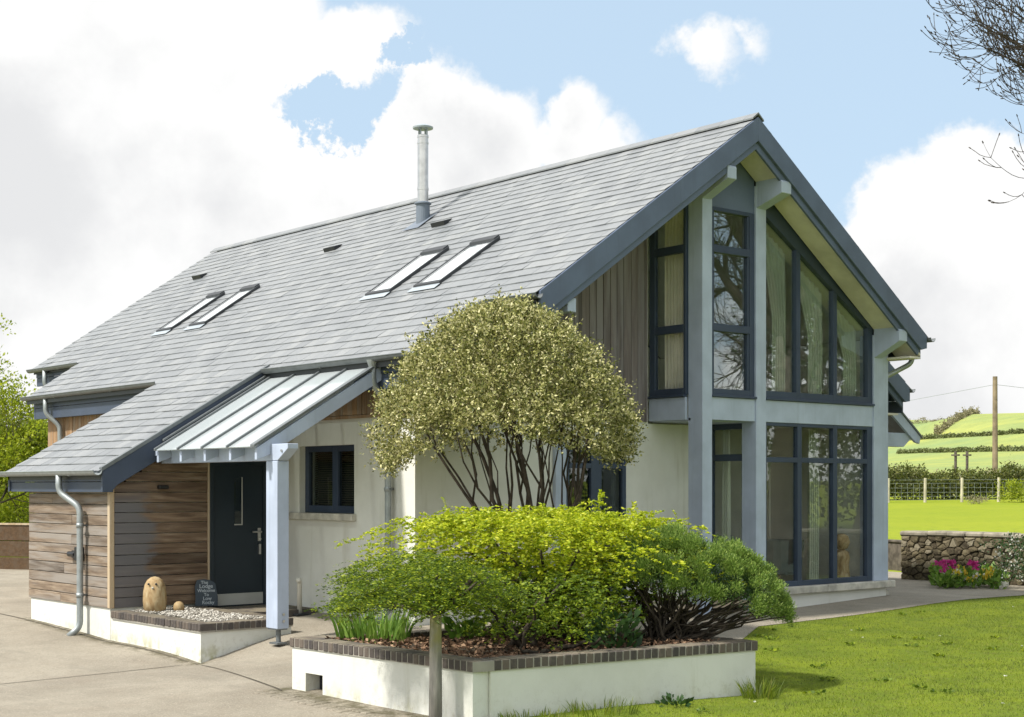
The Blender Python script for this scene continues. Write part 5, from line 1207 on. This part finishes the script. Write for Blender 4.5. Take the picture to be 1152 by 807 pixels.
V, F = clumps(Cq, np.tile([0, 0, 1.], (60, 1)), 20, .25, .12, .5, rng=rng); tag(np_mesh('field_bush', V, F, 'leaf_spring'), 'small bright green bush in front of the wire fence', 'bush')
bp = cpt(1098, 70); Cq = np.array([np.array((bp.x, bp.y, gz(bp.x, bp.y))) + np.r_[rng.normal(0, .3, 2), rng.uniform(.05, .3)] for _ in range(25)])
V, F = clumps(Cq, np.tile([0, 0, 1.], (25, 1)), 14, .15, .10, .4, rng=rng); tag(np_mesh('field_tussock', V, F, 'leaf_bare'), 'brown grass tussock at the foot of the wire fence', 'tussock')
# telegraph pole and wires
tp = thing('telegraph_pole', 'tall wooden telegraph pole rising behind the field hedge', 'pole', (-41.7, 74.4, 1.4))
mb = MB(); mb.tube([(0, 0, 0), (0, 0, 7.85)], [.2, .16], 10); mb.build('pole', 'pole_wood', tp)
for h, xo in ((7.3, 0), ):
    mb = MB()
    for side, tgt in ((0, Vector((-80, 30, 6.2))), (1, Vector((10, 150, 6.5)))):
        st_ = Vector((0, 0, h)); en = tgt - Vector((0, 0, 0)) ; pts = [st_.lerp(en, i / 14) - Vector((0, 0, 1.2 * math.sin(math.pi * i / 14))) for i in range(15)]; mb.tube(pts, .016, 4)
    mb.build('cable', 'galv', tp)
for i, (px, lab) in enumerate(((1075, 'thin dark pole left of the pair behind the hedge'), (1088, 'thin dark pole right of the pair behind the hedge'))):
    p = cpt(px, 96); z = gz(p.x, p.y); mb = MB(); mb.tube([(p.x, p.y, z), (p.x, p.y, 4.05)], .09, 8).box(p.x - .25, p.x + .25, p.y - .12, p.y + .12, 3.75, 3.85)
    tag(mb.build('field_pole', 'bark_grey'), lab, 'pole', 'pair of thin poles behind the hedge')
HQ1 = (575, 484, 152, 171); HQ2 = (508, 410, 134, 145); HQ3 = (395, 345, 107, 122)
# hill
def hill_h(u): return np.interp(u, [-400, -60, 60, 120, 150, 165, 176, 190, 230, 320, 600], [3, 4, 7, 14, 21, 25, 29, 31.5, 32.4, 33, 34])
def hill_z(q, u):
    s = np.clip((q - 110) / 500, 0, 1); s = s ** 1.15
    z1 = 1.9 + (hill_h(u) - 1.9) * s; z1 = np.where(q > 610, hill_h(u) - (q - 610) * .05, z1)
    z2 = 1.5 + 45 * np.clip((q - 560) / 420, 0, 1) ** 1.2 * np.exp(-((u - 240) / 600) ** 2)
    return np.maximum(z1, z2) + .5 * np.sin(u * .03 + q * .013)
qs = np.r_[np.arange(112, 640, 8), np.arange(640, 1400, 25)]; us = np.r_[np.arange(-500, 60, 25), np.arange(60, 340, 5), np.arange(340, 900, 25)]
Q, U = np.meshgrid(qs, us); Zh = hill_z(Q, U); XYZ = np.stack([CAM.x + FW.x * Q + RT.x * U, CAM.y + FW.y * Q + RT.y * U, Zh], -1)
i2 = np.arange(Q.size).reshape(Q.shape); F = np.stack([i2[:-1, :-1], i2[:-1, 1:], i2[1:, 1:], i2[1:, :-1]], -1).reshape(-1, 4)
tag(np_mesh('hill', XYZ, F, 'hill', smooth=True), kind='structure')
def hill_hedge(q0, q1, u0, u1, h, n, label, rad=.8, mat='leaf_far', jag=.3):
    s = rng.random(n); q = q0 + (q1 - q0) * s + rng.normal(0, .8, n); u = u0 + (u1 - u0) * s; z = hill_z(q, u) + rng.random(n) * h * (1 + jag * np.sin(s * 40 + q0) + jag * rng.normal(0, .5, n))
    Cq = np.c_[CAM.x + FW.x * q + RT.x * u, CAM.y + FW.y * q + RT.y * u, z]
    V, F = clumps(Cq, np.tile([0, 0, .5], (n, 1)), 9, rad, .7, .8, tilt=.9, rng=rng); tag(np_mesh('hillside_hedge', V, F, mat), label, 'hedge', 'hedges across the hillside')
hill_hedge(HQ1[0], HQ1[1], HQ1[2], HQ1[3], .7, 620, 'upper dark hedge line across the hillside fields')
hill_hedge(HQ2[0], HQ2[1], HQ2[2], HQ2[3], .6, 620, 'lower dark hedge line across the hillside fields')
hill_hedge(560, 622, 162, 198, 1.5, 420, 'shaggy tree grown hedge climbing the spur of the hill', 1.2, 'leaf_bare', .6)
hill_hedge(930, 985, 232, 330, 2.2, 300, 'thin line of trees along the far hill skyline', 1.3, 'leaf_bare', .6)

# ------------------------------------------------------------------ left background
lf = thing('timber_retaining_wall', 'low retaining wall of brown timber boards at the left edge', 'wall'); a = cpt(-40, 32.2); b = cpt(48, 31.6); u = (b - a); ln = u.length; u.normalize(); v_ = Vector((-u.y, u.x, 0))
for k, (z0, z1) in enumerate(((-.14, .20), (.21, .55), (.56, .90))):
    mb = MB(); c = (a + b) / 2; mb.obox((c.x, c.y, (z0 + z1) / 2), u * ln / 2, v_ * (.07 - .008 * (2 - k)), Vector((0, 0, (z1 - z0) / 2))); mb.build('board', 'wood_fence', lf, bevel=.012)
mb = MB(); mb.obox((c.x, c.y, .92), u * ln / 2, v_ * .09, Vector((0, 0, .018))); mb.build('cap', 'wood_trim', lf)
at_base(lf, (c.x, c.y, -.1))
hedge('garden_hedge', cpt(-70, 47)[:2], cpt(95, 50)[:2], 3.2, 1.5, 1500, 26, .13, 'leaf_hedge', 'tall mixed green hedge beyond the left end of the house', .38, jag=.25)
hedge('young_shrubs', cpt(-80, 40)[:2], cpt(35, 42)[:2], 1.9, 1.8, 650, 24, .10, 'leaf_spring', 'bright young green shrubs in front of the tall left hedge', .3, jag=.9)
def leafy_tree(name, base, h, spread, label, seed, mat, per, size, first=.35, depth=4, lean=(0, 0), r0=.22, kids=3, dens=1.0):
    rg = np.random.default_rng(seed); root = thing(name, label, 'tree', tuple(base)); segs = []; tips = []
    branch(segs, (0, 0, 0), (lean[0], lean[1], 1), h * first, r0, depth, rg, spread, .05, tips, 4, kids, .72, .1)
    V, F = frusta(segs, 6); np_mesh('trunk', V, F, 'bark_grey', root)
    if per:
        T = np.array([t[0] for t in tips]); Dn = np.array([t[1] for t in tips]); kq = rg.random(len(T)) < dens; T, Dn = T[kq], Dn[kq]
        V, F = clumps(T, Dn, per, .32, size, .6, tilt=.8, rng=rg); np_mesh('crown', V, F, mat, root)
    return root, segs, tips
p = cpt(-75, 43); leafy_tree('spring_tree', (p.x, p.y, gz(p.x, p.y)), 7.2, .55, 'young tree with thin bright spring leaves beyond the left hedge', 4, 'leaf_spring', 13, .10, .32, 4, (.05, .05), .12)
p = cpt(-10, 38); leafy_tree('spring_sapling', (p.x, p.y, gz(p.x, p.y)), 4.6, .6, 'small lime green sapling left of the low roof gutter', 9, 'leaf_spring', 22, .09, .33, 4, (0, 0), .08)

# ------------------------------------------------------------------ trees to the right (twigs in view, trunks mirrored in the glass)
def big_tree(name, base, label, seed, h=3.4, r0=.42, depth=5, spread=.55, twig=True, crown=None, per=0, size=.12, lean=(0, 0), up=.03):
    rg = np.random.default_rng(seed); root = thing(name, label, 'tree', (base[0], base[1], gz(*base))); segs = []; tips = []
    b0 = np.array([0, 0, -.1]); segs.append((b0, np.array([lean[0] * .2, lean[1] * .2, .9]), r0 * 1.9, r0 * 1.15))
    branch(segs, segs[0][1], (lean[0], lean[1], 1), h, r0 * 1.15, depth, rg, spread, up, tips, 4, 3, .72, .12, .006)
    V, F = frusta(segs, 5); np_mesh('trunk', V, F, 'bark_grey', root)
    if per:
        T = np.array([t[0] for t in tips]); Dn = np.array([t[1] for t in tips])
        V, F = clumps(T, Dn, per, .45, size, .6, tilt=.8, rng=rg); np_mesh('crown', V, F, crown, root)
    return root, tips
def limb_tree():
    rg = np.random.default_rng(33); bx, by = 3.6, 6.3
    root = thing('bare_tree', 'leafless tree reaching dark upturned twigs in from the right', 'tree', (bx, by, gz(bx, by))); segs = []; tips = []
    org = np.array([bx, by, gz(bx, by)])
    tr = [np.array([0, 0, -.2]), np.array([.02, .03, .5]), np.array([.05, .1, 1.6]), np.array([.02, .25, 3.0]), np.array([.1, .3, 4.6])]; tr_r = [.52, .36, .30, .26, .23]
    mb = MB(); mb.tube(tr, tr_r, 14); mb.build('trunk', 'bark_grey', root, smooth=True)
    for d, h in (((.6, .5, 1), 2.6), ((-.3, .7, 1.2), 2.6), ((.3, -.1, 1.3), 2.6), ((-.5, .2, .9), 2.4), ((.8, -.2, .6), 2.3)):
        branch(segs, tr[-1], d, h, .15, 4, rg, .55, .04, tips, 4, 3, .70, .14, .006)
    # limbs that hang into the picture and turn up at their ends
    for px, py, dpt, r in ((1085, 0, 22.5, .05), (1062, 18, 21.9, .05), (1068, 48, 21.2, .05), (1110, 40, 20.2, .05), (1130, 60, 21.4, .05), (1120, 8, 20.6, .05), (1140, 150, 21.6, .035), (1120, 200, 21.2, .03), (1100, 5, 21.5, .05), (1075, 28, 20.8, .05), (1090, 58, 21.6, .05), (1120, 75, 20.6, .045), (1125, 105, 21.8, .045), (1140, 190, 20.9, .03), (1135, 40, 22.2, .05), (1150, 20, 21.0, .05), (1152, 130, 21.4, .04)):
        tgt = np.array(cpt(px + 26, dpt, CAM.z + (548 - py) / 1649 * dpt)) - org; st_ = tr[-1] + np.array([0, 0, .2 if py < 150 else -.6]); mid = st_ * .45 + tgt * .55 + np.array([0, 0, .9]); pts = []
        for i in range(11):
            t = i / 10; q = st_ * (1 - t) ** 2 + mid * 2 * t * (1 - t) + tgt * t * t; pts.append(q)
        for i in range(10):
            r0 = .75 * r * (1 - .80 * i / 10); segs.append((pts[i], pts[i + 1], r0, .75 * r * (1 - .80 * (i + 1) / 10)))
            if i >= 4:
                for _ in range(3 if py < 120 else 1):
                    dd = (pts[i + 1] - pts[i]); dd = dd / np.linalg.norm(dd) + rg.normal(0, .55, 3) + np.array([0, 0, -.25])
                    # each twig sags, then curls up
                    L_ = rg.uniform(.45, 1.0); p = pts[i + 1].copy(); dd /= np.linalg.norm(dd); rt = max(.0052, r0 * .32)
                    for s in range(7):
                        dd = dd + np.array([0, 0, -.05 if s < 3 else .26]) + rg.normal(0, .08, 3); dd /= np.linalg.norm(dd); q = p + dd * L_ / 7
                        segs.append((p, q, rt * (1 - .09 * s), rt * (1 - .09 * (s + 1)))); p = q
                        if s in (2, 4) :
                            for _k2 in range(2):
                                d2 = dd + rg.normal(0, .6, 3); d2 /= np.linalg.norm(d2); p2 = p.copy()
                                for s2 in range(4):
                                    d2 = d2 + np.array([0, 0, .24]) + rg.normal(0, .1, 3); d2 /= np.linalg.norm(d2); q2 = p2 + d2 * L_ * .10; segs.append((p2, q2, .005, .004)); p2 = q2
                                segs.append((p2, p2 + d2 * .035, .010, .006))
                    segs.append((p, p + dd * .04, .012, .006))
    V, F = frusta(segs, 5); np_mesh('branches', V, F, 'bark_dark', root)
limb_tree()
big_tree('ivy_tree', (9.5, 14.0), 'ivy clad tree mirrored in the gable glass beyond the right edge', 41, 3.0, .34, 4, .5, per=4, crown='leaf_ivy', size=.13)
big_tree('tall_tree', (15, 25), 'tall bare tree mirrored behind the ivy clad one', 43, 4.2, .42, 5, .5)
big_tree('wide_tree', (5.5, 23.0), 'wide spreading leafless tree mirrored in the right hand panes', 47, 3.8, .4, 5, .6)
hedge('boundary_hedge', (2, 36), (38, 10), 4.2, 1.5, 1300, 24, .22, 'leaf_ivy', 'dark boundary hedge mirrored low in the glazed gable', .5)

# ------------------------------------------------------------------ inside the glazed bay
def drape(name, label, cat, yl, yr, zt, zb, x, mat, pleats=7, axis='y', group=None, nv=16, nu=64, amp=.035):
    """pleated hanging cloth; yl, yr, zt are functions of v (0 top .. 1 bottom) / position"""
    V = []; Fq = []
    for j in range(nv + 1):
        v = j / nv; a, b = yl(v), yr(v)
        for i in range(nu + 1):
            u = i / nu; y = a + (b - a) * u; z = zt(y) * (1 - v) + zb * v; off = amp * math.sin(u * pleats * 2 * math.pi + .6 * math.sin(v * 3)) * (.5 + .5 * min(1, v * 3))
            V.append((x + off, y, z) if axis == 'y' else (y, x + off, z))
    for j in range(nv):
        for i in range(nu): k = j * (nu + 1) + i; Fq.append((k, k + 1, k + nu + 2, k + nu + 1))
    mb = MB(); mb.add(V, Fq); o = mb.build(name, mat, smooth=True, solid=.008); return tag(o, label, cat, group)
drape('curtain', 'cream pleated curtain behind the narrow return window of the upper bay', 'curtain', lambda v: -1.32, lambda v: -.90, lambda y: 5.9, 3.02, -.47, 'curtain_cream', 7, 'x')
sw = lambda a, b: (lambda v: a + (b - a) * min(1, v / .5) ** .8)
drape('curtain', 'pale green tied curtain in the tallest raked pane beside the centre post', 'curtain', sw(.80, 1.12), lambda v: 1.44, lambda y: gt(y) - .03, 3.05, -.72, 'curtain_green', 6)
drape('curtain', 'pale green tied curtain in the middle raked pane of the upper bay', 'curtain', sw(1.58, 1.95), lambda v: 2.30, lambda y: gt(y) - .03, 3.05, -.72, 'curtain_green', 6)
drape('curtain', 'pale green tied curtain in the lowest raked pane at the right corner post', 'curtain', sw(2.44, 2.80), lambda v: 3.14, lambda y: gt(y) - .03, 3.05, -.72, 'curtain_green', 6)
drape('curtain', 'long pale curtain behind the middle ground floor pane of the bay', 'curtain', lambda v: 2.28, lambda v: 2.52, lambda y: 2.6, .16, -.95, 'curtain_green', 5)
drape('curtain', 'long pale curtain behind the glazed return of the ground floor bay', 'curtain', lambda v: -1.36, lambda v: -1.22, lambda y: 2.6, .16, .80, 'curtain_green', 3, 'x')
fig = thing('carved_figure', 'carved wooden figure with round head inside the right ground floor pane', 'ornament', (-.86, 2.98, .12))
o = blob('body', [(.13, 0), (.15, .05), (.13, .22), (.11, .40), (.125, .52), (.11, .60), (.06, .64)], (0, 0, 0), 'owl', fig); o = blob('head', [(.01, -.13), (.09, -.10), (.13, 0), (.10, .09), (.04, .125), (.005, .13)], (0, 0, .76), 'owl', fig)
sf = thing('sofa', 'dark sofa standing inside behind the left ground floor pane', 'sofa', (-1.9, 1.5, .12))
MB().box(-.45, .45, -.8, .55, .08, .42).build('seat', 'sofa', sf, bevel=.06); MB().box(-.45, -.2, -.8, .55, .42, .85).build('backrest', 'sofa', sf, bevel=.08)
MB().box(-.45, .45, -.98, -.8, .08, .62).build('armrest', 'sofa', sf, bevel=.06); MB().box(-.45, .45, .55, .73, .08, .62).build('armrest', 'sofa', sf, bevel=.06)
for sx, sy in ((-.4, -.9), (.4, -.9), (-.4, .66), (.4, .66)): MB().box(sx - .03, sx + .03, sy - .03, sy + .03, 0, .08).build('leg', 'dark', sf)
ch = thing('tub_chair', 'round backed tub chair inside behind the middle ground floor pane', 'chair', (-1.35, 2.05, .12))
mb = MB(); n_ = 18; ring = []
for i in range(n_ + 1):
    a = math.pi * .15 + (math.pi * 1.7) * i / n_ ; ring.append((math.cos(a), math.sin(a)))
pts = [(c_ * .36, s_ * .36) for c_, s_ in ring] + [(c_ * .29, s_ * .29) for c_, s_ in ring[::-1]]
vs = [(x, y, .30) for x, y in pts] + [(x * 1.12, y * 1.12, .80) for x, y in pts]; k = len(pts); h2 = n_ + 1
fs = [(i, (i + 1) % k, k + (i + 1) % k, k + i) for i in range(k)]
for o_ in (0, k): fs += [(o_ + i, o_ + i + 1, o_ + k - 2 - i, o_ + k - 1 - i) for i in range(n_)]
mb.add(vs, fs).build('backrest', 'sofa', ch); m2 = MB(); m2.lathe([(.28, .28), (.30, .32), (.29, .44), (.02, .46)], 20); m2.build('seat', 'sofa', ch)
for a in (.8, 2.36, 3.9, 5.5): m2 = MB(); m2.tube([(.24 * math.cos(a), .24 * math.sin(a), .3), (.29 * math.cos(a), .29 * math.sin(a), 0)], [.02, .014], 8); m2.build('leg', 'wood_trim', ch)

# ------------------------------------------------------------------ sky, clouds, sun
SUN_AZ = math.atan2(-.17, -.98); SUN_EL = R(53)
wd = bpy.data.worlds.new('World'); SC.world = wd; wd.use_nodes = True; nt = wd.node_tree; nt.nodes.clear()
out = nt.nodes.new('ShaderNodeOutputWorld')
sky = N(nt, 'ShaderNodeTexSky', sky_type='NISHITA', sun_disc=False, sun_elevation=SUN_EL, sun_rotation=SUN_AZ % (2 * math.pi), air_density=1.0, dust_density=1.5, ozone_density=1.5)
tc = N(nt, 'ShaderNodeTexCoord'); dv = tc.outputs['Generated']
def dot(v):
    n = N(nt, 'ShaderNodeVectorMath', operation='DOT_PRODUCT'); L(nt, dv, n.inputs[0]); n.inputs[1].default_value = v; return n.outputs['Value']
# azimuth from the north-west and elevation of every sky direction
az0 = math_(nt, 'ARCTAN2', dot(tuple(RT)), dot(tuple(FW))); el0 = math_(nt, 'ARCSINE', dot((0, 0, 1)))
nA = noise(nt, dv, 9, 7, .62); nB = noise(nt, dv, 5, 3, .5)
def warp(nz, k): return math_(nt, 'MULTIPLY', math_(nt, 'SUBTRACT', nz, .5), k)
az = math_(nt, 'ADD', az0, warp(nA, .075)); el = math_(nt, 'ADD', el0, warp(noise(nt, dv, 11, 6, .62), .07))
def ell(px, py, rx, ry):
    x = math_(nt, 'DIVIDE', math_(nt, 'SUBTRACT', az, math.atan((px - 576) / 1649)), rx / 1649); y = math_(nt, 'DIVIDE', math_(nt, 'SUBTRACT', el, math.atan((548 - py) / 1649)), ry / 1649)
    return math_(nt, 'MULTIPLY', math_(nt, 'SUBTRACT', 1, math_(nt, 'SQRT', math_(nt, 'ADD', math_(nt, 'MULTIPLY', x, x), math_(nt, 'MULTIPLY', y, y)))), min(rx, ry) / 100)
val = None
for e in ((40, 250, 380, 330), (180, 40, 190, 140), (395, 75, 85, 62), (300, 330, 320, 160), (505, 175, 120, 100), (640, 175, 85, 38), (655, 140, 34, 36), (785, 68, 55, 30), (845, 55, 22, 16), (1120, 300, 190, 125), (1010, 250, 90, 66), (1140, 420, 420, 150), (400, 480, 600, 150), (-500, 200, 500, 300), (1700, 250, 350, 300), (101, -560, 700, 420)):
    q = ell(*e); val = q if val is None else math_(nt, 'MAXIMUM', val, q)
az_, el_ = az, el
az = math_(nt, 'ADD', az0, warp(noise(nt, dv, 14, 6, .7), .09)); el = math_(nt, 'ADD', math_(nt, 'ADD', el0, warp(noise(nt, dv, 17, 6, .7), .09)), math_(nt, 'MULTIPLY', math_(nt, 'ADD', az0, .13), -.28))
val = math_(nt, 'SUBTRACT', val, math_(nt, 'MULTIPLY', math_(nt, 'MAXIMUM', math_(nt, 'MAXIMUM', ell(350, 131, 130, 46), ell(455, 96, 40, 20)), 0), 2.3))
az, el = az_, el_
# broken cloud over the rest of the sky
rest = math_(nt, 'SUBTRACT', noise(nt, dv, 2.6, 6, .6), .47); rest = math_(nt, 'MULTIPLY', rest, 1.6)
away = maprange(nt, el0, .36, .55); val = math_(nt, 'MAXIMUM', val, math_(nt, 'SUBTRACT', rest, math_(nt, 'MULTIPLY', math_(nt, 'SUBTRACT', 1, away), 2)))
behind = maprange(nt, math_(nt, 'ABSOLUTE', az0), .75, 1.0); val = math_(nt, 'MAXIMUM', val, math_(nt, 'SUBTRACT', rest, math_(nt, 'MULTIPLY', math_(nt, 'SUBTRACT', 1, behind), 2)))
val = math_(nt, 'ADD', val, math_(nt, 'ADD', warp(nA, .8), warp(noise(nt, dv, 30, 6, .65), .35)))
mask = maprange(nt, val, -.05, .15)
nC = noise(nt, dv, 7.5, 6, .6); thick = math_(nt, 'MULTIPLY', maprange(nt, val, .12, .7), maprange(nt, math_(nt, 'ADD', math_(nt, 'MULTIPLY', nB, .6), math_(nt, 'MULTIPLY', nC, .4)), .44, .60))
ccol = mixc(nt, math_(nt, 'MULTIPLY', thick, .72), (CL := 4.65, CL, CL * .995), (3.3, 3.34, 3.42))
skyc = mixc(nt, .84, sky.outputs[0], (2.65, 3.42, 4.15))
hz = maprange(nt, el0, .0, .10, .75, 0); skyc = mixc(nt, hz, skyc, (4.1, 4.2, 4.3))
ccol = mixc(nt, math_(nt, 'MAXIMUM', away, behind), ccol, (7.0, 6.95, 6.85))   # unseen clouds overhead and behind the viewer, brightened to add ambient light
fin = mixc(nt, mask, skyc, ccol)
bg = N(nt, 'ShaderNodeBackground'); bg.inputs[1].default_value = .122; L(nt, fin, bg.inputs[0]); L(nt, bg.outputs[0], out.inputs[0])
sl = bpy.data.lights.new('sun', 'SUN'); so = bpy.data.objects.new('sun', sl); COL.objects.link(so)
sl.energy = 3.4; sl.angle = R(4); sl.color = (1.0, .955, .89)
sd = Vector((math.sin(SUN_AZ) * math.cos(SUN_EL), math.cos(SUN_AZ) * math.cos(SUN_EL), math.sin(SUN_EL)))
so.rotation_euler = sd.to_track_quat('Z', 'Y').to_euler(); so.location = (0, -10, 30)
